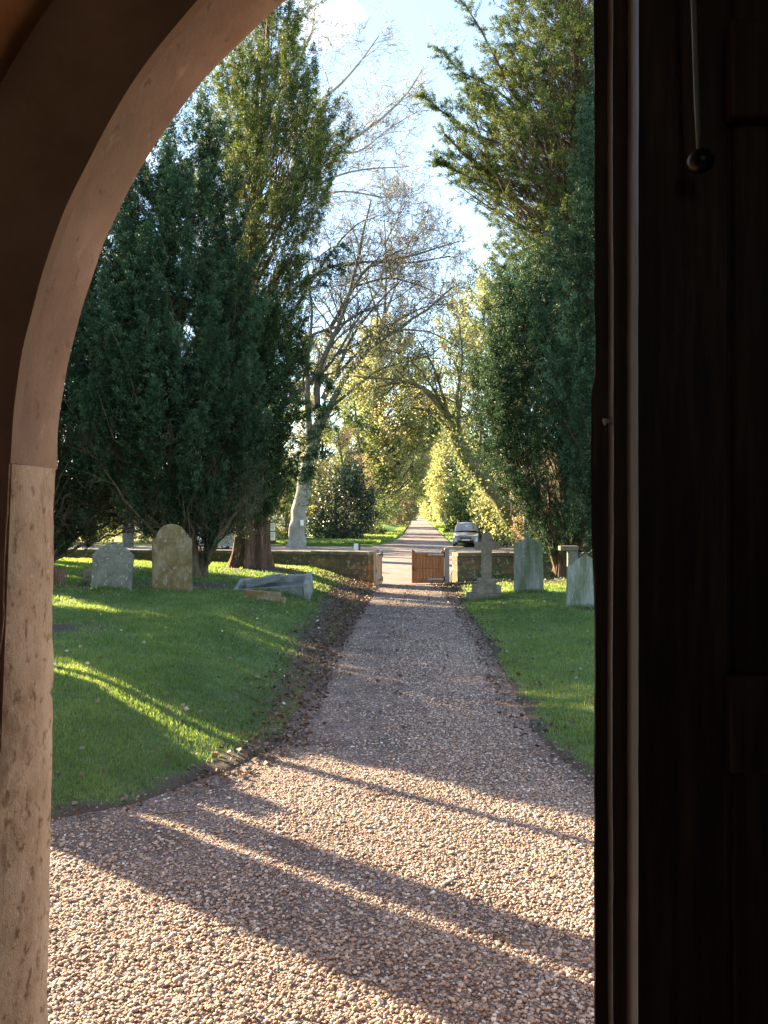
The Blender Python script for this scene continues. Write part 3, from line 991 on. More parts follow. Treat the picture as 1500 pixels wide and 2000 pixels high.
# ------------------------------------------------------------------ gravestones
def slab(name, base, outline, th, rz, mat, label, cat='gravestone', group='gravestones', lean=(0, 0), letters=None, bev=.012, foot=None):
    """outline in x,z; front face towards -y"""
    root = empty(name, base, label, cat, group, rz)
    root.rotation_euler = (lean[0], lean[1], rz)
    b = MB()
    b.prism([(x, -th / 2, z) for x, z in outline], (0, th, 0))
    b.build('slab', mat, root, bev)
    if letters:
        rg = random.Random(len(outline) + int(base[0] * 10))
        l = MB()
        for (zc, hw, hh) in letters:
            xq = -hw
            while xq < hw:
                wl = rg.uniform(.5, .9) * hh
                if rg.random() < .82:      # worn, unreadable strokes
                    kind = rg.randrange(3)
                    t = hh * .2
                    yv = -th / 2 - .0008
                    def bar(cx0, cz0, sx0, sz0):
                        l.add([(cx0 - sx0 / 2, yv, cz0 - sz0 / 2), (cx0 + sx0 / 2, yv, cz0 - sz0 / 2), (cx0 + sx0 / 2, yv, cz0 + sz0 / 2), (cx0 - sx0 / 2, yv, cz0 + sz0 / 2)], [(0, 1, 2, 3)])
                    bar(xq + t / 2, zc, t, hh * rg.uniform(.6, 1))
                    if kind: bar(xq + wl - t / 2, zc, t, hh * rg.uniform(.5, 1))
                    if kind == 2: bar(xq + wl / 2, zc + rg.choice((-1, 0, 1)) * hh * .35, wl - 2 * t, t)
                xq += wl + hh * (.3 if rg.random() < .85 else 1.0)
        l.build('inscription', M['inscription'], root)
    if foot:
        f = MB(); f.box((0, 0, foot[2] / 2 - .1), (foot[0], foot[1], foot[2] + .2)); f.build('plinth', mat, root, .015)
    return root


def arc(cx0, cz0, rx, rz_, a0, a1, n=12):
    return [(cx0 + rx * math.cos(R(a0 + (a1 - a0) * i / n)), cz0 + rz_ * math.sin(R(a0 + (a1 - a0) * i / n))) for i in range(n + 1)]


B = ground_at(217, 1153, 15)
s = B[1] / F_PX
w2, h = 41 * s, 93 * s
slab('gravestone', tuple(B - (0, 0, .05)), [(-w2 * .95, -.3), (w2 * .95, -.3), (w2, h * .8)] + [(w2 * .72, h * .9), (w2 * .4, h * .985), (0, h * 1.02), (-w2 * .4, h * .985), (-w2 * .72, h * .9)] + [(-w2 * .98, h * .78)], .11, R(-4), M['grave'],
     'broad low grey headstone with shallow curved top, left of the taller one', lean=(R(-2), R(2.5)), letters=[(h * .83, w2 * .5, .045), (h * .73, w2 * .7, .035), (h * .62, w2 * .75, .045), (h * .51, w2 * .45, .04)])
B = ground_at(337, 1158, 15)
s = B[1] / F_PX
w2, h = 39 * s, 138 * s
slab('gravestone', tuple(B - (0, 0, .05)), [(-w2, -.3), (w2, -.3), (w2, h * .79)] + [(w2 * .8, h * .82)] + arc(0, h * .79, w2 * .77, h * .215, 5, 175, 16) + [(-w2 * .8, h * .82), (-w2, h * .77)], .12, R(-6), M['grave_ochre'],
     'tall brown lichen headstone with round shouldered top', lean=(R(-1), R(-1.2)), letters=[(h * .8, w2 * .55, .05), (h * .73, w2 * .7, .075), (h * .655, w2 * .75, .045)])
B = ground_at(1033, 1158, 15)
s = B[1] / F_PX
w2, h = 28.5 * s, 110 * s
slab('gravestone', tuple(B - (0, 0, .04)), [(-w2 * 1.02, -.3), (w2 * 1.03, -.3), (w2 * .96, h * .9), (w2 * .55, h * .94), (w2 * .25, h * .985), (0, h), (-w2 * .25, h * .985), (-w2 * .55, h * .94), (-w2 * .96, h * .9)], .13, R(5), M['grave_green'],
     'tall green and blue stained headstone with pedimented top right of the cross', lean=(R(-2), R(-.6)), letters=[(h * .8, w2 * .5, .05), (h * .72, w2 * .65, .04), (h * .64, w2 * .45, .035), (h * .57, w2 * .55, .03)])
B = ground_at(1140, 1188, 12)
s = B[1] / F_PX
w2, h = 34 * s, 110 * s
slab('gravestone', tuple(B - (0, 0, .04)), [(-w2, -.3), (w2, -.3), (w2, h * .78), (w2 * .62, h * .84), (w2 * .62, h * .87), (w2 * .06, h), (-w2 * .6, h * .84), (-w2 * .62, h * .81), (-w2 * .97, h * .77)], .12, R(3), M['grave_green'],
     'pale stained headstone with pointed top cut off by the black door', lean=(R(-1), R(.6)))
B = ground_at(1117, 1150, 18)
s = B[1] / F_PX
w2, h = 9 * s, 88 * s
t_ = slab('gravestone', tuple(B - (0, 0, .04)), [(-w2, -.3), (w2 * 1.2, -.3), (w2 * 1.2, h * .88), (-w2, h * .88)], .13, R(2), M['grave'],
          'narrow upright stone with overhanging flat cap between the red trunk and the black door')
b = MB(); b.box((-7 * s, 0, h * .935), (36 * s, .26, h * .1)); b.build('cap_stone', M['cross_stone'], t_, .015)
B = ground_at(173, 1142, 17)
s = B[1] / F_PX
slab('gravestone', tuple(B - (0, 0, .03)), [(-10 * s, -.2), (10 * s, -.2), (10 * s, 24 * s)] + arc(0, 24 * s, 10 * s, 8 * s, 10, 170, 8) + [(-10 * s, 24 * s)], .1, R(8), M['cross_stone'],
     'small dark stone half hidden by the low grey headstone')
B = ground_at(116, 1148, 15)
s = B[1] / F_PX
slab('gravestone', tuple(B - (0, 0, .03)), [(-14 * s, -.2), (10 * s, -.2), (10 * s, 40 * s), (-14 * s, 43 * s)], .12, R(-5), M['bark_red'], 'reddish brown upright stone at the far left beside the doorway jamb')

# stone cross on a stepped base
B = ground_at(950, 1169, 15)
s = B[1] / F_PX
cr_ = empty('cross_grave', tuple(B - (0, 0, .03)), 'plain stone cross on three stepped blocks beside the path', 'grave cross', 'gravestones', R(9))
b = MB()
zb_ = 42 * s
b.prism([(x * s, -.09, z * s) for x, z in ((-9, 42), (9, 42), (9.5, 98), (25, 99), (25, 113), (9.5, 113), (9, 130), (-8, 130), (-8, 113), (-23, 112), (-23, 98), (-8.5, 98))], (0, .18, 0))
b.build('cross', M['cross_stone'], cr_, .015)
for (wd, dp, za, zt__) in ((66, .82, -12, 13), (48, .58, 13.2, 29), (31, .4, 29.2, 42)):
    b = MB(); b.box((0, 0, (za + zt__) / 2 * s), (wd * s, dp, (zt__ - za) * s)); b.build('step', M['cross_stone'], cr_, .012)

# kerbed tomb with tilted frame and broken slabs
B1 = ground_at(588, 1169, 15); B2 = ground_at(470, 1150, 15)
L = 2.35
tz = float(H(B1[0] - 1.2, B1[1] + .5))
tomb = empty('kerbed_tomb', (B1[0] + .2, B1[1], float(B1[2])), 'sunken kerbed tomb of grey stone tilted towards the path with loose slabs inside', 'tomb', None, R(-10))
tomb.rotation_euler = (R(12), R(-4.5), R(-2))
tomb.scale = (.78, .95, .9)
# local: x along the tomb towards the left (negative), y depth away
hw = 1.0
def rail(name, c, size, mat, rz=0, bev=.02, tilt=None):
    b = MB(); b.box((0, 0, 0), size); o = b.build(name, mat, tomb, bev); o.location = c
    o.rotation_euler = tilt or (0, 0, rz); return o
rail('kerb', (-.06, hw / 2, .2), (.16, hw + .16, .52), M['tomb'], 0, .01)
rail('kerb', (-1.25, -.0, .2), (2.2, .13, .44), M['tomb_dark'], 0, .01)
rail('kerb', (-1.25, hw, .2), (2.2, .13, .44), M['tomb'], 0, .01)
rail('kerb', (-2.38, hw / 2, .22), (.13, hw + .1, .4), M['tomb'], 0, .01)
rail('bed_slab', (-1.2, hw / 2, .22), (2.1, .86, .06), M['tomb_dark'])
rail('loose_slab', (-1.5, .42, .48), (1.1, .6, .07), M['tomb_dark'], 0, .01, (R(-5), R(-6), R(6)))
rail('loose_slab', (-1.25, .72, .5), (.6, .26, .05), M['tomb'], 0, .01, (R(3), R(-3), R(-10)))
B = ground_at(512, 1172, 15)
bk = MB(); bk.box((0, 0, .06), (.85, .16, .3)); bk.box((.48, .02, .02), (.14, .12, .16))
o = bk.build('stone_kerb', M['grave_ochre'], None, .015, loc=(B[0], B[1], B[2])); o.rotation_euler = (0, R(4), R(-6))
tag(o, 'ochre lichened kerb stone lying in grass in front of the tilted tomb', 'kerb stone')

# longer grass left standing round the stones
rng = np.random.default_rng(91)
TP = []
for o in bpy.data.objects:
    if o.type == 'EMPTY' and o.name.startswith(('gravestone', 'cross_grave', 'kerbed_tomb')):
        n_ = 240; hw_ = .5 if o.name.startswith('grave') else .6
        a = rng.uniform(-hw_, hw_, n_); b_ = -rng.random(n_) * .14 - .06
        if o.name.startswith('kerbed'): a -= .8; b_ -= .02
        if o.name.startswith('cross'): b_ -= .36
        c_, s_ = math.cos(o.rotation_euler.z), math.sin(o.rotation_euler.z)
        TP.append(np.stack([o.location.x + a * c_ - b_ * s_, o.location.y + a * s_ + b_ * c_], 1))
TP = np.concatenate(TP); n_ = len(TP)
P_ = np.stack([TP[:, 0], TP[:, 1], H(TP[:, 0], TP[:, 1]) - .01], 1)
D_ = rng.normal(0, .4, (n_, 3)); D_[:, 2] = 1
tag(leaf_mesh('tall_grass', P_, D_, rng.uniform(.07, .2, n_), .016, np.clip(rng.normal(.5, .22, n_), 0, 1), M['grass'], rng, pointed=.35), kind='stuff')

# pale octagonal shaft beyond the wall on the right
pb = W(1031, 1080, 40)
mon = empty('memorial_shaft', (pb[0], 40, -.05), 'pale stone memorial shaft rising behind the green stained headstone', 'monument')
b = MB(); b.tube([(0, 0, .5), (0, 0, 2.4), (0, 0, 4.6)], [.27, .245, .215], 8); b.build('shaft', M['grave'], mon)
b = MB(); b.box((0, 0, .3), (.9, .9, .6)); b.build('plinth', M['grave'], mon, .03)
b = MB(); b.box((0, 0, 4.72), (.5, .5, .22)); b.box((0, 0, 5.1), (.12, .1, .56)); b.box((0, 0, 5.2), (.4, .098, .12)); b.build('cross_head', M['grave'], mon, .02)

# ------------------------------------------------------------------ signs and small things by the lane
p = W(697, 1077, 50)
root = empty('barrier_post', (p[0], 50, -.02), 'short dark post with white plate standing over the left wall', 'post')
b = MB(); b.box((.16, 0, .25), (.12, .12, .62)); b.build('post', M['bark_brown'], root, .01)
b = MB(); b.box((-.05, -.05, .3), (.26, .03, .42)); b.build('plate', M['white'], root, .005)
p = W(532, 1072, 36)
root = empty('notice_board', (p[0], 36, -.05), 'dark post with two white notices just right of the fluted red trunk', 'notice board')
b = MB(); b.box((-.13, 0, 1.0), (.1, .1, 2.2)); b.box((0, 0, 1.55), (.32, .05, .95)); b.build('backing', M['bark_brown'], root, .008)
for zc, hh in ((1.83, .34), (1.42, .38)):
    b = MB(); b.box((.01, -.035, zc), (.25, .012, hh)); o = b.build('notice', M['white'], root)
    l = MB()
    for i in range(4):
        l.box((.01, -.0435, zc + hh * (.3 - .17 * i)), (.16 - .03 * (i % 2), .004, .016))
    l.build('text_line', M['inscription'], o)
p = W(868, 1038, 104)
root = empty('road_sign', (p[0], 104, 0), 'slim lane side sign post with dark panels and white arrow, left of the parked car', 'road sign')
b = MB(); b.tube([(.1, 0, -.2), (.1, 0, 2.4)], .06, 8); b.build('post', M['steel'], root)
b = MB(); b.box((-.05, -.08, 1.9), (.5, .03, .75)); b.build('panel', plain('deep_blue_sign', (.03, .06, .12), .4), root, .01)
b = MB(); b.box((.05, -.1, 1.2), (.3, .03, .5)); o = b.build('arrow_panel', plain('blue_sign', (.06, .15, .4), .4), root, .01)
b = MB(); b.box((.05, -.118, 1.15), (.07, .006, .3)); b.prism([(-.06, -.121, 1.28), (.16, -.121, 1.28), (.05, -.121, 1.42)], (0, .006, 0)); b.build('arrow', M['white'], o)
p = W(762, 1022, 170)
root = empty('wheelie_bin', (p[0], 170, .1), 'dark green bin standing on the far left verge', 'bin')
b = MB(); b.box((0, 0, .6), (.95, .9, 1.1), taper=(1.12, 1.1)); b.build('tub', plain('bin_green', (.012, .03, .022), .5), root, .04)
b = MB(); b.box((0, 0, 1.2), (1.14, 1.05, .1)); b.build('lid', plain('bin_lid', (.015, .03, .025), .5), root, .03)
# overhead line across the lane
a = W(540, 873, 44); c = W(900, 838, 62)
wv = MB(); n = 20
wv.tube([tuple(a + (c - a) * i / n - np.array((0, 0, .9 * 4 * (i / n) * (1 - i / n)))) for i in range(n + 1)], .016, 5)
tag(wv.build('overhead_line', M['iron']), 'thin black cable slung across the lane in front of the trees', 'cable')


# ------------------------------------------------------------------ cars
def car(loc, rz, label, paint, plate_text):
    """people carrier, nose towards -y"""
    root = empty('parked_car', loc, label, 'car', 'parked cars', rz)
    glass = plain('car_glass_' + label[:6], (.05, .06, .08), .08, 0, .9)
    ys = [-2.34, -2.3, -2.1, -1.5, -1.15, -.35, .6, 1.6, 2.15, 2.3]
    # body: lofted sections (half width low, half width waist, top z)
    sec = [(.62, .60, .30, .62), (.80, .74, .24, .72), (.90, .86, .22, .82), (.93, .90, .22, .95), (.935, .91, .22, 1.02), (.94, .92, .22, 1.04), (.94, .92, .22, 1.05), (.93, .91, .24, 1.07), (.9, .88, .28, 1.05), (.84, .82, .34, .98)]
    b = MB(); ring = []
    for y, (wl, ww, z0, z1) in zip(ys, sec):
        ring.append([(-wl * .9, y, z0), (-wl, y, z0 + .14), (-ww - .015, y, (z0 + z1) / 2 + .05), (-ww, y, z1 - .07), (-ww * .9, y, z1), (0, y, z1 + .035), (ww * .9, y, z1), (ww, y, z1 - .07), (ww + .015, y, (z0 + z1) / 2 + .05), (wl, y, z0 + .14), (wl * .9, y, z0)])
    V, Fq = loft(ring); b.add(V, [q[::-1] for q in Fq], 0, True)
    b.add(ring[0], [tuple(range(11))]); b.add(ring[-1], [tuple(range(10, -1, -1))])
    b.build('body', paint, root)
    # cabin
    cs = [(-1.2, .86, 1.03, 1.06), (-.75, .82, 1.02, 1.33), (-.3, .73, 1.03, 1.58), (.3, .70, 1.03, 1.66), (1.3, .69, 1.03, 1.65), (1.9, .70, 1.03, 1.55), (2.2, .78, 1.03, 1.1)]
    ring = []
    for y, hw_, z0, z1 in cs:
        wb = .88
        ring.append([(-wb, y, z0), (-hw_ - (wb - hw_) * .25, y, z0 + (z1 - z0) * .7), (-hw_, y, z1 - .03), (-hw_ * .85, y, z1 + .01), (0, y, z1 + .035), (hw_ * .85, y, z1 + .01), (hw_, y, z1 - .03), (hw_ + (wb - hw_) * .25, y, z0 + (z1 - z0) * .7), (wb, y, z0)])
    b = MB(); V, Fq = loft(ring); b.add(V, [q[::-1] for q in Fq], 0, True); b.build('roof', paint, root)
    b = MB(); off = .012
    ws = [(-.80, -1.165, 1.095), (.80, -1.165, 1.095), (.68, -.335, 1.555), (-.68, -.335, 1.555)]
    b.add([(x, y - .03, z + .02) for x, y, z in ws] , [(0, 1, 2, 3)])
    b.build('windscreen', glass, root)
    for sx in (-1, 1):
        b = MB()
        pts = [(.885, -.85, 1.09), (.885, 1.9, 1.09), (.755, 1.75, 1.52), (.75, -.1, 1.52)]
        b.add([(sx * (x + .015), y, z) for x, y, z in pts], [(0, 1, 2, 3) if sx > 0 else (3, 2, 1, 0)])
        b.build('side_window', glass, root)
        b = MB(); b.prism([(sx * .48, -2.29, .74), (sx * .82, -2.16, .76), (sx * .86, -1.75, .93), (sx * .6, -2.1, .86)], (0, -.03, .015)); b.build('headlight', plain('lamp_glass' + label[:4], (.7, .72, .72), .15), root)
        b = MB(); b.box((sx * .7, -2.325, .42), (.2, .06, .11)); b.build('fog_lamp', plain('fog_glass' + label[:4], (.6, .6, .58), .2), root, .01)
        b = MB(); b.box((sx * 1.04, -.82, 1.1), (.2, .12, .16)); b.box((sx * .92, -.8, 1.05), (.12, .05, .05)); b.build('wing_mirror', paint, root, .03)
        b = MB(); b.tube([(sx * .67, -.2, 1.63), (sx * .68, .2, 1.72), (sx * .67, 1.2, 1.72), (sx * .66, 1.6, 1.64)], .02, 6); b.build('roof_rail', M['steel'], root)
        for yw in (-1.42, 1.42):
            b = MB(); b.tube([(sx * .74, yw, .33), (sx * .77, yw, .33), (sx * .93, yw, .33), (sx * .955, yw, .33)], [.30, .335, .335, .30], 24); wh = b.build('wheel', plain('tyre' + label[:3], (.02, .02, .02), .9), root)
            b = MB(); b.tube([(sx * .94, yw, .33), (sx * .965, yw, .33)], [.21, .2], 16); b.build('rim', M['steel'], wh)
    b = MB()
    b.prism([(-.42, -2.345, .66), (.42, -2.345, .66), (.36, -2.345, .56), (-.36, -2.345, .56)], (0, -.012, 0)); b.build('grille', M['iron'], root)
    b = MB(); b.box((0, -2.352, .68), (.9, .02, .025)); b.build('grille_trim', M['steel'], root)
    b = MB(); b.box((0, -2.345, .38), (1.1, .03, .17)); b.build('bumper_intake', M['iron'], root, .02)
    b = MB(); b.box((0, -2.372, .5), (.52, .012, .115)); pl = b.build('number_plate', M['white'], root)
    b = MB()
    for i in range(7):
        if i == 4: continue
        xq = -.2 + .066 * i
        b.box((xq - .016, -2.3795, .5), (.012, .003, .075)); b.box((xq + .016, -2.3795, .5 + .006 * (i % 3 - 1)), (.012, .003, .06)); b.box((xq, -2.3795, .5 + .03 * (i % 3 - 1)), (.022, .003, .012))
    b.build('plate_marks', M['inscription'], pl)
    return root


p = W(917, 1068.5, 56)
car((p[0] + .05, 58.2, .02), R(-8), 'dark grey people carrier parked nose on upon the right verge', plain('graphite_paint', (.19, .195, .21), .22, .5, .6, .8), None)
p = W(425, 1068, 54)
car((p[0], 54, .0), R(60), 'pale car half hidden behind the low yew branches on the left', plain('silver_paint', (.5, .5, .53), .3, .2, .6, .5), None)

# ------------------------------------------------------------------ trees
def branch_curve(a, b, sag, rng, n=6):
    t = np.linspace(0, 1, n)[:, None]
    mid = (a + b) / 2 + np.array(sag)
    p = (1 - t) ** 2 * a + 2 * t * (1 - t) * mid + t * t * b
    p[1:-1] += rng.normal(0, .03, (n - 2, 3)) * np.linalg.norm(b - a)
    return p


def spindles(rng, A, B, rad, per, ll, lw, up, out, jit, shape=.75, tuft=1):
    """leaf positions and directions around many spindle shaped shoots A->B"""
    n = len(A)
    u = rng.beta(1.25, 1.35, (n, per))
    prof = np.sin(PI * np.clip(u, 0, 1) ** shape) ** .8
    ang = rng.uniform(0, 2 * PI, (n, per))
    rr = np.sqrt(rng.uniform(.12, 1, (n, per)))
    ax = norm(B - A)
    e1 = norm(np.cross(ax, np.array((.3, .9, .2)))); e2 = np.cross(ax, e1)
    rad_dir = np.cos(ang)[..., None] * e1[:, None] + np.sin(ang)[..., None] * e2[:, None]
    # lobes along the shoot make tufts with gaps between
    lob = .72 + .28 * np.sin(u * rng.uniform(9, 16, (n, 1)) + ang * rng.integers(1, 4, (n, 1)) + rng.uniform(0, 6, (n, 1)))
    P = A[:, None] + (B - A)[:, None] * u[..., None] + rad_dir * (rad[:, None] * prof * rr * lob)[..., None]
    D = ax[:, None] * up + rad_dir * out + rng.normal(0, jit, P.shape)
    tone = .12 + .6 * rr ** 1.5 * lob + rng.normal(0, .1, rr.shape) + rng.normal(0, .13, (n, 1)) + .12 * (u - .5)  # inner leaves painted darker, outer sprays lighter, imitating shade and highlights
    if tuft > 1:      # every point carries a little fan of leaves
        D = norm(D)
        P = np.repeat(P[:, :, None], tuft, 2); D = np.repeat(D[:, :, None], tuft, 2); tone = np.repeat(tone[:, :, None], tuft, 2)
        k = rng.random((n, per, tuft))
        P = P + D * (k[..., None] - .5) * ll * 2.2 + rng.normal(0, ll * .55, P.shape)
        D = D + rng.normal(0, .5, D.shape)
        tone = tone + .3 * (k - .45) + rng.normal(0, .08, k.shape)
    tone = np.clip(tone, 0, 1)
    m = n * per * max(tuft, 1)
    return P.reshape(m, 3), D.reshape(m, 3), rng.uniform(.65, 1.35, m) * ll, rng.uniform(.7, 1.3, m) * lw, tone.reshape(m)


def prof_from_px(rows, d):
    """rows of (py, px_left, px_right) -> (z, x0, x1) at depth d, sorted upwards"""
    r = sorted((CAM_Z - (py - CY) / F_PX * d, (a - CX) / F_PX * d, (b - CX) / F_PX * d) for py, a, b in rows)
    return np.array(r)


def crown_points(rng, prof, y0, yd, n, inner=.12):
    z0, z1 = prof[0, 0], prof[-1, 0]
    zz = np.linspace(z0, z1, 200)
    wd = np.interp(zz, prof[:, 0], prof[:, 2] - prof[:, 1])
    cdf = np.cumsum(wd ** 1.5 + .05 * wd.max() ** 1.5); cdf /= cdf[-1]
    z = np.interp(rng.random(n), cdf, zz)
    xl = np.interp(z, prof[:, 0], prof[:, 1]); xr = np.interp(z, prof[:, 0], prof[:, 2])
    cx0, hw = (xl + xr) / 2, (xr - xl) / 2
    th = rng.uniform(0, 2 * PI, n); rr = np.sqrt(rng.uniform(inner, 1, n))
    full = hw.max()
    P = np.stack([cx0 + hw * rr * np.cos(th), y0 + yd * hw / full * rr * np.sin(th), z], 1)
    O = np.stack([np.cos(th), np.sin(th), np.zeros(n)], 1) * rr[:, None]
    return P, O


def leafy_tree(name, label, cat, base, prof, yd, n, shoot, rad, lean, per, ll, lw, leaf, bark, seed, trunk=None, trunk_r=(.25, .06), rise=1.0,
               branch_r=.03, up=.8, out=.7, jit=.35, group=None, stems=None, upz=1.0, axj=.12, fluted=False, every=1, inner=.12, twigs=0, tuft=1, front=None, twig_L=(.4, 1.1)):
    rng = np.random.default_rng(seed)
    base = np.array(base, float)
    root = empty(name, tuple(base), label, cat, group)
    P, O = crown_points(rng, prof, base[1], yd, n, inner)
    if front is not None:      # low shoots keep back from the graves in front
        lim = base[1] - np.interp(P[:, 2], front[0], front[1])
        P[:, 1] = np.maximum(P[:, 1], lim + rng.uniform(0, .5, n))
    ax = norm(O * lean + np.array((0, 0, upz)) + rng.normal(0, axj, O.shape))
    ln = rng.uniform(shoot[0], shoot[1], n)[:, None]
    A = P - ax * ln * .55; B_ = P + ax * ln * .45
    A[:, 2] = np.maximum(A[:, 2], base[2] + .35)
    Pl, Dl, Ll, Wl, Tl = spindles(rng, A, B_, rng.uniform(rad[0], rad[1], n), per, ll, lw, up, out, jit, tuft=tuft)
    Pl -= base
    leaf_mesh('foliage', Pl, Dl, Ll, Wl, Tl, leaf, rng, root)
    tb = Tubes()
    top = prof[-1, 0]
    if trunk is None:
        trunk = [base - (0, 0, .2), base + (0, 0, (top - base[2]) * .5), np.array(((prof[-1, 1] + prof[-1, 2]) / 2, base[1], top - .5))]
    trunk = np.array(trunk, float)
    stems = stems or [trunk]
    for si, stp in enumerate(stems):
        stp = np.array(stp, float)
        m = 14
        tt = np.linspace(0, 1, len(stp)); t = np.linspace(0, 1, m)
        pts = np.stack([np.interp(t, tt, stp[:, i]) for i in range(3)], 1)
        pts[1:] += rng.normal(0, .03, (m - 1, 3)) * trunk_r[0] * 1.5
        r = trunk_r[0] + (trunk_r[1] - trunk_r[0]) * t ** .75
        r[0] *= 1.25
        if fluted and si == 0:
            continue
        tb.add(pts - base, r * (1 if si == 0 else .7), 10)
    # branches from the trunk to the shoots
    for i in range(0, n, every):
        stp = np.array(stems[i % len(stems)], float)
        dxy = np.linalg.norm(A[i, :2] - base[:2])
        zs_ = np.clip(A[i, 2] - dxy * rise, base[2] + .3, top)
        zt_s = np.linspace(stp[0, 2], stp[-1, 2], 20)
        x_ = np.interp(zs_, stp[:, 2], stp[:, 0]); y_ = np.interp(zs_, stp[:, 2], stp[:, 1])
        s0 = np.array((x_, y_, zs_))
        c = branch_curve(s0, B_[i] - (B_[i] - A[i]) * .25, (0, 0, -.1 * dxy * min(rise, 1)), rng)
        r0 = branch_r * rng.uniform(.6, 1.5) * min(1.6, .4 + dxy * .25)
        tb.add(c - base, np.linspace(r0, r0 * .25, len(c)), 4)
        for q in range(twigs):
            t0 = rng.uniform(.35, .9); k0 = int(t0 * 5)
            p0 = c[k0] - base
            dd = norm(O[i] * .7 + np.array((0, 0, rng.uniform(-.1, 1))) + rng.normal(0, .5, 3))
            L_ = rng.uniform(*twig_L)
            p1 = p0 + dd * L_ * .5 + rng.normal(0, .05, 3); p2 = p1 + norm(dd + rng.normal(0, .35, 3)) * L_ * .5
            tb.add([p0, p1, p2], [.009, .006, .003], 3)
    tb.build('trunk', bark, root)
    return root


def fluted_trunk(root, pts, rads, mat, seed, lobes=7, name='trunk'):
    rng = np.random.default_rng(seed)
    k = 72; m = len(pts)
    th = np.arange(k) * 2 * PI / k
    V = []
    for i, (p, r) in enumerate(zip(pts, rads)):
        f = 1 + .2 * np.sin(th * lobes + .12 * i + .3 * np.sin(i * .7)) + .13 * np.sin(th * 15 + i * .1 + 1.3) + .05 * np.sin(th * 3 + .4)
        rr = r * f
        V.append(np.stack([p[0] + rr * np.cos(th), p[1] + rr * np.sin(th), np.full(k, p[2])], 1))
    V = np.concatenate(V)
    i = np.arange(m - 1)[:, None] * k; j = np.arange(k)[None, :]; j2 = (j + 1) % k
    Fq = np.stack([i + j, i + j2, i + k + j2, i + k + j], -1).reshape(-1, 4)
    return link(name, mesh_np(name, V, Fq, 4, mat, smooth=True), root)


# -- bare broadleaved trees grown from explicit limbs
def grow(tb, p, dr, L, r, depth, rng, tips, kink=.33, upb=.12, kids=(3, 5), sp=.75, rf=.006):
    n = 5
    pts = [p]; q = dr
    for i in range(n - 1):
        q = norm(q + rng.normal(0, kink, 3) + np.array((0, 0, upb * .4)))
        pts.append(pts[-1] + q * L / (n - 1))
    pts = np.array(pts)
    tb.add(pts, np.linspace(r, max(r * .45, rf * .8), n), 5 if r > .05 else 3)
    if depth == 0:
        tips.append(pts[-1]); tips.append(pts[2]); return
    for k in range(rng.integers(*kids)):
        t = rng.uniform(.3, 1.0) * (n - 1); i = min(int(t), n - 2)
        p0 = pts[i] + (pts[i + 1] - pts[i]) * (t - i)
        dn = norm(pts[i + 1] - pts[i])
        d2 = norm(dn + rng.normal(0, sp, 3) * .8 + np.array((0, 0, upb)))
        grow(tb, p0, d2, L * rng.uniform(.5, .78), max(r * rng.uniform(.4, .6), rf), depth - 1, rng, tips, kink, upb, kids, sp, rf)


def twig_fan(root, limbs, d, seed, bark, r0=.06, per=15, L=1.1, depth=2, dj=.6):
    """bare brown limbs and twigs below the green of a yew"""
    rng = np.random.default_rng(seed); tb = Tubes(); base = np.array(root.location); tips = []
    for pl in limbs:
        off = rng.uniform(-dj, dj)
        pts = np.array([W(a, b, d + off * i) for i, (a, b) in enumerate(pl)])
        t = np.linspace(0, 1, len(pts)); tt = np.linspace(0, 1, 12)
        P = np.stack([np.interp(tt, t, pts[:, i]) for i in range(3)], 1); P[1:-1] = (P[:-2] + 2 * P[1:-1] + P[2:]) / 4
        P[1:-1] += rng.normal(0, .04, (10, 3)); r = np.linspace(r0, .012, 12)
        tb.add(P - base, r, 6)
        for q in range(per):
            i = int(rng.integers(3, 11)); dn = norm(P[i + 1] - P[i])
            grow(tb, P[i] - base, norm(dn + rng.normal(0, .5, 3) + np.array((0, 0, .35))), L * rng.uniform(.6, 1.2), .014, depth, rng, tips, upb=.3, rf=.006, sp=.55)
    tb.build('bare_branches', bark, root)
    return np.array(tips)


# -- left: two spreading multi-stemmed yews in front of the wall
B = ground_at(385, 1128, 18)
d = B[1]
prof = prof_from_px([(205, 350, 395), (260, 320, 425), (340, 270, 450), (450, 200, 487), (560, 150, 500), (700, 110, 520), (800, 120, 520), (880, 150, 505), (950, 220, 480), (1010, 320, 445)], d)
leafy_tree('yew_tree', 'dark blue green yew fanning up from behind the tall lichen headstone', 'yew tree', B, prof, 2.6, 540, (1.2, 2.6), (.2, .4), .38, 60, .062, .026,
           M['yew_blue'], M['bark_brown'], 21, rise=1.35, branch_r=.028, group='churchyard yews', inner=.15, twigs=4, every=2, tuft=22, front=([.5, 3, 5], [.4, 1.0, 3]), twig_L=(.5, 1.4),
           stems=[[B - (0, 0, .2), B + (-.2, 0, 2), B + (-.6, .2, 6), B + (-1.2, .2, 11)], [B + (.15, .1, -.1), B + (.45, .2, 2.5), B + (.5, .3, 7)],
                  [B + (-.25, -.1, -.1), B + (-1.3, -.3, 2.6), B + (-2.2, -.4, 6)], [B + (-.1, .2, -.1), B + (.9, .6, 2.4), B + (1.0, .7, 5)], [B + (-.3, .1, 0), B + (-1.9, .4, 2.2), B + (-3.2, .4, 4.5)]], trunk_r=(.17, .03))
B = ground_at(70, 1112, 15)
d = B[1]
prof = prof_from_px([(330, 60, 240), (420, 0, 280), (520, -80, 335), (640, -120, 385), (800, -140, 365), (880, -140, 310), (960, -80, 240), (1045, 20, 215)], d)
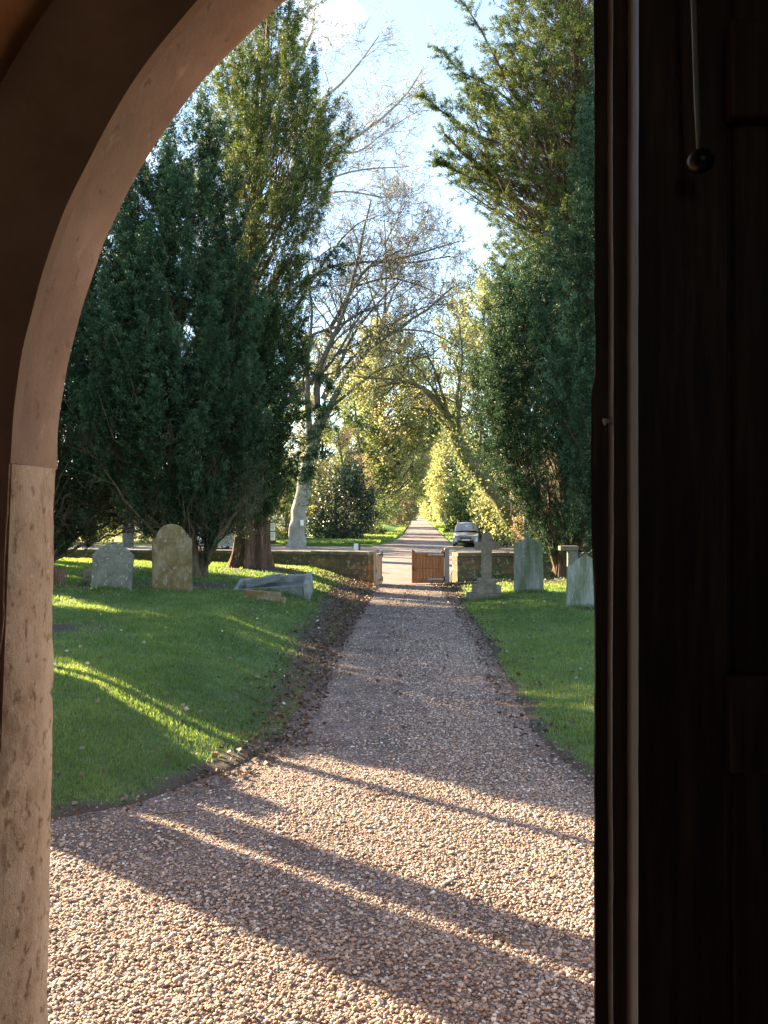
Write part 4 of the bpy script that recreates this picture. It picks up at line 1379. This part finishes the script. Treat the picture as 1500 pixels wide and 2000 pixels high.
leafy_tree('yew_tree', 'yew with long bare brown lower limbs against the left doorway jamb', 'yew tree', B, prof, 2.4, 400, (1.0, 2.2), (.22, .44), .5, 50, .062, .026,
           M['yew_blue'], M['bark_brown'], 22, rise=1.2, branch_r=.04, group='churchyard yews', inner=.15, twigs=7, every=2, tuft=22, front=([.5, 3, 5], [.2, .8, 2.4]), twig_L=(.6, 1.7),
           stems=[[B - (0, 0, .2), B + (.5, 0, 2), B + (1.3, -.2, 5), B + (1.6, -.2, 8)], [B + (.2, -.2, 0), B + (1.2, -.4, 1.9), B + (2.2, -.5, 4.2)], [B + (-.3, 0, 0), B + (-.9, 0, 4)], [B + (.2, .1, 0), B + (1.6, .2, 1.4), B + (3.0, .1, 2.6)]], trunk_r=(.15, .03))

yews = [o for o in bpy.data.objects if o.name.startswith('yew_tree') and o.get('label')]
yA = [o for o in yews if o['label'].startswith('dark blue')][0]; yZ = [o for o in yews if o['label'].startswith('yew with long')][0]
tA = twig_fan(yA, [((385, 1128), (350, 1050), (300, 960), (270, 860)), ((390, 1128), (420, 1000), (470, 900), (490, 830)), ((385, 1128), (330, 1060), (250, 1010), (180, 985)), ((390, 1128), (430, 1050), (480, 1000)),
               ((380, 1120), (370, 1000), (350, 880)), ((390, 1120), (410, 1010), (430, 900)), ((385, 1120), (300, 1040), (230, 960), (190, 900)), ((390, 1120), (440, 1030), (500, 950)), ((380, 1120), (330, 1010), (320, 900))], float(yA.location[1]), 71, M['bark_brown'])
tZ = twig_fan(yZ, [((60, 1110), (110, 960), (180, 830), (215, 690)), ((60, 1100), (150, 960), (260, 880), (340, 850)), ((40, 1060), (130, 1000), (230, 960), (300, 900)), ((60, 1090), (160, 1040), (250, 1010), (330, 960)),
               ((80, 1105), (200, 1050), (280, 1030)), ((60, 1090), (140, 1020), (200, 930)), ((50, 1090), (120, 1000), (170, 900), (190, 800)), ((60, 1100), (190, 1010), (300, 990)), ((60, 1080), (100, 980), (130, 880))], float(yZ.location[1]), 72, M['bark_brown'], .05, 17, 1.2)
rng = np.random.default_rng(5)
for y_, T_, n_ in ((yA, tA, 26000), (yZ, tZ, 26000)):
    T_ = T_[T_[:, 2] > .5]
    idx = rng.integers(0, len(T_), n_)
    P_ = T_[idx] + rng.normal(0, .1, (n_, 3))
    leaf_mesh('twig_foliage', P_, rng.normal(0, .6, (n_, 3)) + np.array((0, 0, .7)), .065, .026, np.clip(rng.normal(.4, .2, n_), 0, 1), M['yew_blue'], rng, y_)

# -- left: tall conifer, sunlit top and shaded base put into needle colours, fluted red trunk
B = np.array((*W(490, 1109, 27)[:2], 0)); B[2] = float(H(B[0], B[1])) - .05
d = 27.0
prof = prof_from_px([(-60, 500, 560), (25, 440, 600), (90, 420, 600), (180, 395, 655), (260, 385, 700), (330, 380, 672), (420, 380, 640), (520, 385, 630), (620, 390, 600), (720, 395, 590), (830, 400, 585), (930, 400, 560), (1000, 420, 545)], d)
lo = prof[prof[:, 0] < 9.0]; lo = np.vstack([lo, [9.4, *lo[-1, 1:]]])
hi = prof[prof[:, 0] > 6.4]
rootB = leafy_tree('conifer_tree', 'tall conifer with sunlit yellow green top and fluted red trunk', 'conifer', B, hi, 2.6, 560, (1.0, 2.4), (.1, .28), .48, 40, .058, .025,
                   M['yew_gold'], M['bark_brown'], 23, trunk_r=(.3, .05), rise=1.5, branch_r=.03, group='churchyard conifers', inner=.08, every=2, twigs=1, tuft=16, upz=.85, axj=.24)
lowB = leafy_tree('conifer_tree', None, None, B, lo, 2.2, 260, (1.0, 2.2), (.2, .42), .5, 46, .07, .03, M['yew'], M['bark_brown'], 24, rise=.7, branch_r=.025, inner=.15, every=2, trunk_r=(.2, .1), tuft=18)  # lower foliage gets darker needles, its shade painted into the colour
for ch in list(lowB.children):
    ch.parent = rootB
    ch.name = 'lower_foliage' if ch.name.startswith('foliage') else 'lower_branches'
bpy.data.objects.remove(lowB)
hts = np.linspace(-.1, 4.6, 16)
fluted_trunk(rootB, [(.02 * h, .0, h) for h in hts], [.49 + .2 * math.exp(-max(h, 0) * 2.2) - .03 * h for h in hts], M['bark_red'], 4, name='fluted_trunk')
# a spray hanging out to the right
rng = np.random.default_rng(77)
tb = Tubes(); A_, C_ = [], []
for (p0, p1) in (((545, 880), (635, 830)), ((550, 900), (625, 880)), ((560, 820), (640, 790)), ((555, 930), (600, 915)), ((570, 700), (640, 760)), ((580, 560), (655, 520)), ((590, 520), (665, 480))):
    a = W(*p0, 26.6) - B; c = W(*p1, 25.6) - B
    cv = branch_curve(a, c, (0, 0, .15), rng); tb.add(cv, np.linspace(.03, .006, 6), 4)
    for t in np.linspace(.2, 1, 9):
        q = a + (c - a) * t; A_.append(q + (0, 0, .12)); C_.append(q + np.array((.45, rng.uniform(-.5, .3), -.25 + rng.uniform(-.1, .2))))
Pl, Dl, Ll, Wl, Tl = spindles(rng, np.array(A_), np.array(C_), rng.uniform(.1, .2, len(A_)), 14, .065, .028, .8, .5, .3, tuft=14)
leaf_mesh('hanging_spray', Pl, Dl, Ll, Wl, Tl, M['yew'], rng, rootB)
tb.build('hanging_branch', M['bark_brown'], rootB)

# -- right: upright Irish yew in front of the wall, second one at the door
B = ground_at(1098, 1128, 20); d = B[1]
prof = prof_from_px([(480, 1075, 1120), (560, 968, 1150), (640, 938, 1200), (720, 922, 1230), (800, 924, 1240), (880, 945, 1240), (950, 970, 1240), (1010, 1005, 1240), (1050, 1050, 1220)], d)
rootJ = leafy_tree('yew_tree', 'broad dark upright yew with red trunk behind the right wall end and headstones', 'yew tree', B, prof, 2.3, 380, (1.2, 2.6), (.2, .38), .26, 56, .06, .026,
           M['yew_blue'], M['bark_brown'], 31, rise=1.6, branch_r=.024, group='churchyard yews', inner=.2, twigs=1, every=2, tuft=22,
           stems=[[B - (0, 0, .1), B + (.1, 0, 1.2), B + (.2, 0, 5), B + (.4, 0, 9)], [B + (-.1, 0, 0), B + (-.7, -.1, 2.2), B + (-1.2, -.1, 5)], [B + (.15, 0, 0), B + (1.2, 0, 3), B + (1.5, 0, 7)], [B + (-.1, 0, 0), B + (-.3, 0, 1.2), B + (-.6, -.1, 4)]], trunk_r=(.2, .03))
fluted_trunk(rootJ, [(0, 0, h) for h in np.linspace(-.15, 1.5, 8)], [.2 + .12 * math.exp(-max(h, 0) * 3) for h in np.linspace(-.15, 1.5, 8)], M['bark_red'], 6, 5, 'fluted_trunk')
tips = [((968, 700), (985, 512), .3), ((1000, 660), (1030, 500), .3), ((1030, 640), (1062, 545), .28), ((950, 790), (955, 640), .26), ((1060, 700), (1085, 520), .3), ((985, 820), (975, 620), .34)]
A_ = np.array([W(*a, d - 1.6) for a, b, r in tips]) - B; C_ = np.array([W(*b, d - 1.6) for a, b, r in tips]) - B
rng = np.random.default_rng(32)
Pl, Dl, Ll, Wl, Tl = spindles(rng, A_, C_, np.array([r for *_, r in tips]) * 1.15, 130, .06, .026, .85, .6, .3, tuft=22)
leaf_mesh('upright_shoots', Pl, Dl, Ll, Wl, Tl, M['yew_blue'], rng, rootJ)

B = np.array((6.3, 19.0, 0)); B[2] = float(H(6.3, 19.0)) - .05; d = 19.0
prof = prof_from_px([(120, 1150, 1270), (200, 1120, 1330), (300, 1108, 1380), (420, 1085, 1400), (520, 1080, 1420), (640, 1070, 1420), (780, 1080, 1420), (900, 1110, 1420), (1000, 1130, 1400), (1050, 1160, 1380)], d)
leafy_tree('yew_tree', 'tall upright yew partly hidden by the black door, its top catching the sun', 'yew tree', B, prof, 2.0, 240, (1.4, 2.9), (.22, .4), .22, 50, .06, .026,
           M['yew_blue'], M['bark_brown'], 33, rise=1.6, branch_r=.025, group='churchyard yews', inner=.3, every=2, twigs=3, tuft=22)

# -- right: tall spreading conifer behind
B = np.array((*W(1130, 1090, 31)[:2], .1)); d = 31.0
prof = prof_from_px([(-260, 1060, 1180), (-120, 1010, 1240), (-20, 990, 1300), (60, 945, 1320), (150, 905, 1350), (240, 875, 1360), (310, 858, 1380), (360, 885, 1360), (420, 960, 1360), (520, 945, 1340), (600, 950, 1330), (700, 985, 1300)], d)
leafy_tree('conifer_tree', 'wide spreading conifer lit gold above the dark right yews', 'conifer', B, prof, 4.2, 2600, (.5, 1.5), (.05, .17), 1.0, 20, .064, .027,
           M['yew_gold'], M['bark_brown'], 41, trunk_r=(.38, .06), rise=.75, branch_r=.02, up=.7, out=.75, group='churchyard conifers', inner=.05, every=1, twigs=2, tuft=15, upz=.3, axj=.45)
rootL = [o for o in bpy.data.objects if o.get('label', '').startswith('wide spreading')][0]
tb = Tubes(); rng = np.random.default_rng(43); A_, C_ = [], []
for pl, r0 in ((((1150, 520), (1075, 438), (1010, 395), (960, 345), (905, 300), (868, 262)), .17), (((1080, 440), (1000, 380), (960, 330), (930, 240), (900, 130)), .07), (((1010, 395), (950, 360), (880, 330), (852, 315)), .05), (((1140, 330), (1050, 250), (1000, 180), (940, 60), (905, 5)), .09), (((1000, 290), (920, 260), (860, 215), (830, 190)), .05), (((1040, 230), (960, 170), (900, 140), (862, 100)), .05)):
    pts = np.array([W(*q, 30.2) for q in pl]) - B
    tb.add(pts, np.linspace(r0, r0 * .2, len(pts)), 6)
    for t in np.linspace(.4, 1, 26):
        i = t * (len(pts) - 1); k0 = min(int(i), len(pts) - 2); q = pts[k0] + (pts[k0 + 1] - pts[k0]) * (i - k0)
        dr = norm(pts[k0 + 1] - pts[k0])
        A_.append(q); C_.append(q + (norm(dr + rng.normal(0, .55, 3)) * rng.uniform(.35, .85)))
tb.build('limb', M['bark_brown'], rootL)
Pl, Dl, Ll, Wl, Tl = spindles(rng, np.array(A_), np.array(C_), rng.uniform(.025, .08, len(A_)), 16, .058, .024, .8, .6, .3, tuft=13)
leaf_mesh('spray', Pl, Dl, Ll, Wl, Tl, M['yew_gold'], rng, rootL)


def bare_tree(name, label, base, trunk, limbs, d, bark, seed, depth=3, sub_L=3.2, leaf=None, leaf_n=0, leaf_size=.14, group='bare trees beyond the wall', per_limb=7, trunk_parent=None, dj=2.0, rmin=.012, kids=(3, 5)):
    rng = np.random.default_rng(seed)
    base = np.array(base, float)
    root = empty(name, tuple(base), label, 'tree', group)
    tb = Tubes(); tips = []

    def smooth(pl, rr, m):
        pl = np.array(pl, float); t = np.linspace(0, 1, len(pl)); tt = np.linspace(0, 1, m)
        P = np.stack([np.interp(tt, t, pl[:, i]) for i in range(3)], 1)
        P[1:-1] = (P[:-2] + 2 * P[1:-1] + P[2:]) / 4
        P[1:-1] += rng.normal(0, .05, (m - 2, 3)) * min(1, rr[0] * 2.2)
        return P, np.interp(tt, np.linspace(0, 1, len(rr)), rr)
    if trunk:
        P, r = smooth([W(a, b, d) for a, b in trunk[0]], trunk[1], 18)
        tk = Tubes(); tk.add(P - base, r, 14); tk.build('trunk', bark, root)
    for pl, r0, r1 in limbs:
        off = rng.uniform(-dj, dj)
        pts = [W(a, b, d + off * (i / (len(pl) - 1))) for i, (a, b) in enumerate(pl)]
        P, r = smooth(pts, [r0, (r0 + r1) * .42, r1], 14)
        tb.add(P - base, r, 8 if r0 > .1 else 5)
        for k in range(per_limb):
            t = rng.uniform(.25, 1) * 13; i = min(int(t), 12)
            p0 = P[i] - base; dn = norm(P[i + 1] - P[i])
            d2 = norm(dn + rng.normal(0, .6, 3) + np.array((0, 0, .2)))
            grow(tb, p0, d2, sub_L * rng.uniform(.6, 1.15) * (1.1 - .4 * t / 13), max(r[i] * .5, d * .00042), depth, rng, tips, kids=kids, rf=d * .00024)
    tb.build('limbs', bark if not trunk_parent else trunk_parent, root)
    if leaf is not None and leaf_n:
        T = np.array(tips); idx = rng.integers(0, len(T), leaf_n)
        P = T[idx] + rng.normal(0, .22, (leaf_n, 3)) * (leaf_size / .14)
        leaf_mesh('foliage', P, rng.normal(0, 1, (leaf_n, 3)) + np.array((0, 0, -.3)), rng.uniform(.7, 1.3, leaf_n) * leaf_size, leaf_size * .6, np.clip(rng.normal(.5, .22, leaf_n), 0, 1), leaf, rng, root)
    return root


d = 55.0
rootC = bare_tree('beech_tree', 'big pale trunked bare tree with white notice, left of the lane', W(580, 1070, d), ([(578, 1078), (580, 1055), (582, 1020), (588, 975), (598, 925), (608, 875), (618, 845), (628, 800)], [.78, .58, .52, .5, .44, .4, .34, .26]),
          [(((618, 850), (640, 800), (672, 740), (712, 690), (760, 650), (830, 610), (885, 560)), .27, .05),
           (((620, 800), (617, 730), (640, 680), (672, 620), (690, 540), (710, 450), (725, 390)), .27, .05),
           (((606, 880), (600, 760), (600, 700), (612, 620), (600, 520)), .26, .05),
           (((640, 800), (690, 760), (740, 720), (800, 705), (850, 690)), .14, .03),
           (((545, 800), (585, 760), (625, 735), (660, 690), (700, 620), (745, 560)), .24, .05),
           (((640, 650), (690, 560), (720, 515), (790, 505), (850, 485), (900, 470)), .17, .04),
           (((590, 560), (640, 520), (720, 510), (800, 515), (880, 500)), .15, .04),
           (((560, 640), (600, 560), (650, 490), (690, 440), (740, 420)), .14, .03),
           (((630, 780), (660, 720), (690, 650), (740, 590), (790, 540)), .2, .04),
           (((640, 760), (700, 680), (780, 640), (850, 650), (905, 685)), .14, .03), (((690, 560), (760, 540), (830, 560), (885, 595)), .1, .025), (((660, 690), (740, 650), (820, 600), (900, 590)), .13, .03),
           (((560, 700), (610, 650), (660, 640), (720, 600), (770, 590), (830, 540)), .13, .03)],
          d, M['bark_pale'], 51, 3, 3.1, M['olive'], 700, .12, trunk_parent=M['bark_grey'], per_limb=11)
b = MB(); q = W(590, 1021, 54.35) - W(580, 1070, d); b.box(tuple(q), (.22, .03, .38)); o = b.build('notice', M['white'], rootC)
rng = np.random.default_rng(3)
n = 2600       # ivy sleeve on the lower trunk
t = rng.random(n); yy_ = 1040 - t * 250
P = np.array([W(np.interp(q, [780, 845, 925, 1020, 1055], [630, 618, 598, 582, 580]), q, d) for q in yy_]) - W(580, 1070, d)
a = rng.uniform(0, 6.28, n); rr = (.5 - .2 * t) * rng.uniform(1, 1.35, n) * np.where(np.sin(a * 1.0 + 2.4) > .1, 1, 0)
keep = rr > 0
P = P + np.stack([np.cos(a) * rr, np.sin(a) * rr, 0 * a], 1)
leaf_mesh('ivy', P[keep & (t > .2)], rng.normal(0, 1, (n, 3))[keep & (t > .2)], .16, .11, np.clip(rng.normal(.35, .2, (keep & (t > .2)).sum()), 0, 1), M['green'], rng, rootC)

d = 46.0
bare_tree('bare_tree', 'tall bare pale tree rising behind the sunlit left conifer top', W(440, 1060, d), ([(440, 1066), (445, 900), (455, 700), (470, 520), (485, 430)], [.6, .45, .4, .34, .28]),
          [(((480, 440), (520, 390), (560, 350), (650, 295), (740, 240), (800, 180), (828, 130)), .2, .03),
           (((485, 430), (500, 300), (560, 240), (640, 190), (700, 130), (740, 70)), .17, .03),
           (((470, 500), (540, 420), (610, 360), (700, 330), (800, 325)), .15, .025),
           (((490, 380), (520, 260), (560, 160), (610, 70), (620, -20)), .16, .03),
           (((470, 480), (440, 330), (450, 180), (500, 60)), .17, .03),
           (((650, 295), (700, 300), (760, 250), (820, 215)), .08, .02),
           (((520, 390), (600, 385), (680, 370), (760, 390), (820, 370)), .1, .02)],
          d, M['bark_pale'], 52, 3, 2.8, None, 0, per_limb=17)
d = 104.0
bare_tree('bare_tree', 'fine twigged bare tree with a few gold leaves, centre of the skyline', W(752, 1050, d), ([(715, 1060), (722, 950), (738, 820), (748, 700), (752, 600)], [.55, .42, .36, .3, .24]),
          [(((750, 640), (755, 540), (752, 460), (748, 390)), .22, .04), (((750, 620), (780, 540), (800, 470), (830, 430)), .18, .04), (((748, 640), (720, 560), (700, 480), (680, 420)), .18, .04),
           (((752, 560), (790, 500), (850, 480), (890, 470)), .14, .03), (((745, 580), (700, 540), (660, 520)), .13, .03), (((750, 480), (780, 420), (790, 370)), .12, .03), (((748, 690), (800, 610), (850, 560)), .16, .03)],
          d, M['bark_grey'], 53, 3, 4.0, M['lime'], 900, .16, per_limb=13)

for i, (px, dd, lab) in enumerate(((330, 48, 'slender bare tree added for road shade behind the left yews, nearest the churchyard wall'), (390, 58, 'bare tree added for road shade behind the left yews, close to the pale car'), (250, 57, 'bare tree added for road shade behind the left yews, far left of the pale car'), (180, 68, 'bare tree added for road shade at the far left edge behind the jamb and yews'))):  # mostly hidden trees added to stripe the road beyond the wall with shade
    bare_tree('bare_tree', lab, W(px, 1000 + 2.5 * F_PX / dd, dd), ([(px, 1000 + 2.6 * F_PX / dd), (px + 8, 900), (px + 2, 780), (px + 10, 640)], [.4, .32, .26, .18]),
              [(((px, 820), (px - 40, 720), (px - 90, 640)), .14, .03), (((px, 800), (px + 50, 690), (px + 90, 600)), .15, .03), (((px + 5, 700), (px, 560), (px + 20, 430)), .15, .03), (((px, 860), (px + 60, 790), (px + 120, 740)), .1, .03)],
              float(dd), M['bark_grey'], 150 + i, 2, 3.0, per_limb=8)

# leaning ivied tree on the right of the lane
d = 52.0
rootG = bare_tree('leaning_tree', 'mossy leaning tree arching left over the lane above the parked car', W(1010, 1040, d), ([(1030, 1062), (1000, 1010), (968, 962), (935, 925), (905, 885), (888, 850)], [.7, .6, .56, .5, .42, .36]),
          [(((905, 885), (885, 830), (865, 790), (830, 755), (780, 745), (720, 760)), .26, .04), (((895, 865), (870, 830), (840, 800), (800, 795), (765, 810)), .2, .03),
           (((888, 850), (872, 800), (850, 720), (815, 660)), .2, .03), (((900, 870), (892, 780), (905, 700), (895, 620)), .18, .03), (((880, 830), (850, 780), (800, 740), (740, 740), (690, 735)), .2, .04),
           (((935, 925), (940, 830), (930, 720), (950, 640)), .16, .03), (((860, 780), (820, 720), (780, 690), (740, 680)), .1, .03)],
          d, M['bark_moss'], 54, 3, 2.5, M['lime'], 4800, .15, per_limb=7, trunk_parent=M['bark_moss'])
rng = np.random.default_rng(8); n = 3400
t = rng.random(n)
tx = np.interp(t, np.linspace(0, 1, 6), [1030, 1000, 968, 935, 905, 870]); ty = np.interp(t, np.linspace(0, 1, 6), [1062, 1010, 962, 925, 885, 800])
P = np.array([W(a, b, d) for a, b in zip(tx, ty)]) - W(1010, 1040, d) + rng.normal(0, .5, (n, 3)) * (1 + .5 * np.sin(t * 23))[:, None]
keep = (t < .3) | (t > .47)
leaf_mesh('ivy', P[keep], rng.normal(0, 1, (n, 3))[keep], .2, .14, np.clip(rng.normal(.5, .22, keep.sum()), 0, 1), M['green'], rng, rootG)


# -- leafy background trees and shrubs, each with its own outline
def bg_tree(name, label, cat, d, rows, yd, n, leaf, bark, seed, per=105, ll=.24, lw=.15, shoot=(1.0, 2.4), rad=(.5, 1.0), lean=.9, group=None, base_px=None, trunk_r=(.25, .05), droop=False, inner=.15, branch_r=.05):
    prof = prof_from_px(rows, d)
    bx = (prof[0, 1] + prof[0, 2]) / 2 if base_px is None else (base_px - CX) / F_PX * d
    base = (bx, d, -.05)
    return leafy_tree(name, label, cat, base, prof, yd, n, shoot, rad, lean, per, ll, lw, leaf, bark, seed, trunk_r=trunk_r, rise=.9, branch_r=branch_r, up=(-.4 if droop else .35), out=.8, jit=.6, group=group, inner=inner, every=2)


TB = 'trees beyond the wall'; SB = 'shrubs beyond the wall'
bg_tree('shrub', 'sunlit yellow green shrub just left of the pale trunk', 'shrub', 64, [(1065, 520, 600), (1010, 510, 610), (950, 520, 610), (900, 545, 600)], 2.0, 60, M['olive'], M['bark_grey'], 61, group=SB, ll=.2, lw=.13)
bg_tree('holly_bush', 'dark glossy holly between the pale trunk and the verge', 'shrub', 67, [(1066, 590, 720), (1020, 595, 738), (960, 610, 730), (905, 640, 705), (880, 660, 690)], 2.6, 120, M['dark'], M['bark_grey'], 62, group=SB, ll=.2, lw=.12, droop=True)
bg_tree('shrub', 'tan twiggy shrub above the dark holly', 'shrub', 72, [(1040, 610, 740), (960, 590, 740), (900, 600, 720), (850, 630, 690), (835, 650, 670)], 2.5, 110, M['tan'], M['bark_grey'], 63, group=SB, per=90, ll=.16, lw=.07)
bg_tree('green_tree', 'dull green ivied tree behind the tan shrub', 'tree', 82, [(1055, 650, 760), (960, 640, 775), (880, 640, 745), (800, 650, 728), (760, 670, 710)], 3, 150, M['green'], M['bark_grey'], 64, group=TB)
bg_tree('autumn_tree', 'bright yellow tree hanging over the left of the lane', 'tree', 86, [(940, 735, 820), (880, 695, 850), (820, 685, 875), (760, 675, 870), (710, 680, 850), (660, 700, 810), (620, 725, 770)], 4, 300, M['lime'], M['bark_grey'], 65, group=TB, base_px=725, droop=True, per=170)
bg_tree('autumn_tree', 'tall gold green tree top seen behind the pale bare limbs', 'tree', 98, [(1000, 540, 720), (860, 520, 745), (760, 540, 735), (700, 570, 720), (650, 600, 690)], 4.5, 230, M['lime'], M['bark_grey'], 66, group=TB, per=160, ll=.28)
bg_tree('olive_tree', 'loose olive yellow tree between the leaning tree and the dark right yew', 'tree', 76, [(1000, 900, 1010), (900, 880, 1040), (800, 870, 1080), (740, 845, 1100), (680, 850, 1100), (620, 845, 1080), (585, 870, 1050), (555, 920, 1020)], 4.5, 260, M['olive'], M['bark_grey'], 67, group=TB, base_px=985, per=110, rad=(.35, .85), trunk_r=(.3, .06))
bg_tree('olive_tree', 'second olive tree, higher and further back beside the dark right yew', 'tree', 95, [(800, 930, 1120), (700, 900, 1150), (600, 880, 1150), (520, 905, 1120), (470, 940, 1080)], 5, 190, M['olive'], M['bark_grey'], 68, group=TB, base_px=1000, per=100, ll=.28, rad=(.4, .9), trunk_r=(.35, .06))
bg_tree('shrub', 'bright lime shrub behind the right wall and cross', 'shrub', 58, [(1075, 940, 1040), (1030, 925, 1050), (980, 930, 1060), (935, 955, 1050), (910, 980, 1030)], 2.2, 95, M['lime'], M['bark_grey'], 69, group=SB, ll=.19, lw=.13)
bg_tree('shrub', 'pale shrub behind the memorial shaft at the right wall', 'shrub', 50, [(1080, 1010, 1110), (1030, 1000, 1130), (980, 1010, 1130), (930, 1030, 1110), (900, 1050, 1090)], 2.0, 80, M['tan'], M['bark_grey'], 70, group=SB, ll=.17, lw=.09)
bg_tree('shrub', 'shady shrub beside the lane behind the parked car', 'shrub', 88, [(1045, 868, 930), (1010, 862, 940), (970, 870, 935), (940, 885, 925)], 2.4, 75, M['green'], M['bark_grey'], 71, group=SB)
bg_tree('shrub', 'deep green bush between the parked car and lime shrub', 'shrub', 66, [(1062, 930, 985), (1020, 925, 985), (985, 935, 975)], 1.8, 45, M['dark'], M['bark_grey'], 72, group=SB, ll=.2, lw=.12)
# avenue lining the lane into the distance
av = [('pinkish bush by the bin on the left verge', 'shrub', 130, [(1022, 742, 800), (1000, 740, 800), (975, 745, 790), (955, 755, 780)], 'tan', 60),
      ('grey green tree on the left leaning over the lane mouth', 'tree', 120, [(1015, 690, 780), (960, 690, 800), (900, 700, 815), (860, 715, 800), (840, 730, 790)], 'lime', 170),
      ('greyish broad tree filling the lane end on the left', 'tree', 165, [(1000, 745, 808), (950, 740, 850), (890, 750, 885), (830, 770, 880), (780, 800, 875)], 'lime', 280),
      ('hazy broad tree filling the lane end on the right', 'tree', 150, [(1010, 842, 905), (960, 830, 915), (900, 840, 920), (850, 835, 915), (800, 845, 900)], 'lime', 220),
      ('low sunlit yellow hedge tree on the right lane edge', 'tree', 190, [(1018, 832, 872), (1000, 824, 880), (970, 815, 880), (945, 825, 870)], 'lime', 110),
      ('small yellow tree where the lane narrows on the left', 'tree', 230, [(1013, 775, 812), (995, 770, 816), (975, 775, 830), (955, 785, 820)], 'lime', 100),
      ('farthest yellow tree closing over the lane', 'tree', 330, [(1004, 822, 880), (990, 812, 885), (965, 800, 885), (945, 810, 875), (920, 820, 865)], 'lime', 230),
      ('far olive tree left of the lane end', 'tree', 300, [(1008, 750, 806), (985, 745, 812), (955, 755, 830), (935, 770, 820)], 'olive', 130),
      ('dark far tree right of the road sign', 'tree', 125, [(1020, 880, 960), (960, 868, 970), (900, 870, 960), (850, 890, 950)], 'dark', 130)]
for i, (lab, cat, dd, rows, mt, n) in enumerate(av):
    k = dd / 90
    bg_tree('avenue_tree' if cat == 'tree' else 'avenue_shrub', lab, cat, dd, rows, 5, n, M[mt], M['bark_grey'], 80 + i, group='trees lining the lane', per=90, ll=.24 * k, lw=.15 * k, rad=(.5 * k, 1.0 * k), shoot=(1.0 * k, 2.4 * k))
# trees and hedge seen through and under the left yews, and off to the right
lf = [('sunlit tree glimpsed between the left yew stems', 70, [(1070, 190, 420), (980, 180, 430), (900, 200, 410), (820, 250, 380)], 'lime', 130),
      ('dark evergreen behind the left yews', 78, [(1070, 330, 560), (960, 330, 560), (860, 360, 540), (780, 400, 520)], 'dark', 150),
      ('olive tree far left beyond the wall', 66, [(1075, -60, 220), (980, -80, 230), (900, -60, 210), (800, 0, 160)], 'olive', 140),
      ('lime green tree hidden behind the right yew', 72, [(1060, 1060, 1300), (960, 1040, 1320), (860, 1060, 1300), (760, 1100, 1260)], 'lime', 150)]
for i, (lab, dd, rows, mt, n) in enumerate(lf):
    bg_tree('hedgerow_tree', lab, 'tree', dd, rows, 4, n, M[mt], M['bark_grey'], 100 + i, group='hedgerow trees', per=130)

# ------------------------------------------------------------------ trees to the left, outside the picture, that throw the striped shade
def at(s, t, base=(0.0, 0.0)):
    """ground point with cross-sun coordinate s, t metres towards the sun from the path mouth"""
    n_ = np.array((.6, .8)); u_ = np.array((UX, UY))
    return n_ * s + u_ * t


def trunk_tree(label, s, t, r, h, seed):
    p = at(s, t)
    root = empty('lime_tree', (p[0], p[1], float(H(max(p[0], -13), p[1])) - .1), label, 'tree', 'tall trees left of the church')
    tb = Tubes(); rng = np.random.default_rng(seed)
    m_ = 40; hz_ = np.linspace(-.3, h, m_); pts = np.stack([.05 * r * 3 * np.sin(hz_ * .9 + seed), .04 * np.sin(hz_ * 1.3 + seed), hz_], 1); tb.add(pts, r * (1.02 - .12 * hz_ / h) * (1 + rng.normal(0, .035, m_)), 16)
    tb.build('trunk', M['bark_brown'], root)
    return root


OUT = [('thick straight trunk outside the doorway to the left', 3.57, 12.5, .38, 15), ('slimmer trunk beside the thick one left of the doorway', 4.24, 14, .175, 15), ('thin sapling trunk left of the lawn', 5.7, 15, .07, 13)]
for i, (lab, s_, t_, r_, h_) in enumerate(OUT):
    trunk_tree(lab, s_, t_, r_, h_, 200 + i)


def shade_tree(label, s, t, hw, z0, z1, n, seed, per=420, mat='yew', shoot=(1.0, 2.2), rad=(.22, .42)):
    p = at(s, t)
    z_g = float(H(max(p[0], -13), p[1]))
    prof = np.array([(z0, p[0] - hw * .8, p[0] + hw * .8), (z0 + (z1 - z0) * .3, p[0] - hw, p[0] + hw), (z0 + (z1 - z0) * .7, p[0] - hw * .9, p[0] + hw * .9), (z1, p[0] - hw * .3, p[0] + hw * .3)])
    leafy_tree('yew_tree', label, 'yew tree', (p[0], p[1], z_g - .05), prof, hw, n, shoot, rad, .15, per, .15, .06, M[mat], M['bark_brown'], seed, rise=1.2, group='churchyard yews', every=3, inner=.02)


shade_tree('yew standing outside the view left of the lawn', 7.72, 20, 1.75, .6, 11.5, 230, 301)
shade_tree('second yew outside the view further along the left lawn', 11.3, 28, 1.9, .5, 13, 240, 302)
shade_tree('third yew outside the view beyond the second', 15.0, 33, 1.9, .5, 14, 220, 303)
shade_tree('clipped low yew beside the left lawn', 4.6, 11.5, .86, .3, 1.7, 240, 304, shoot=(.4, .7), rad=(.12, .2))
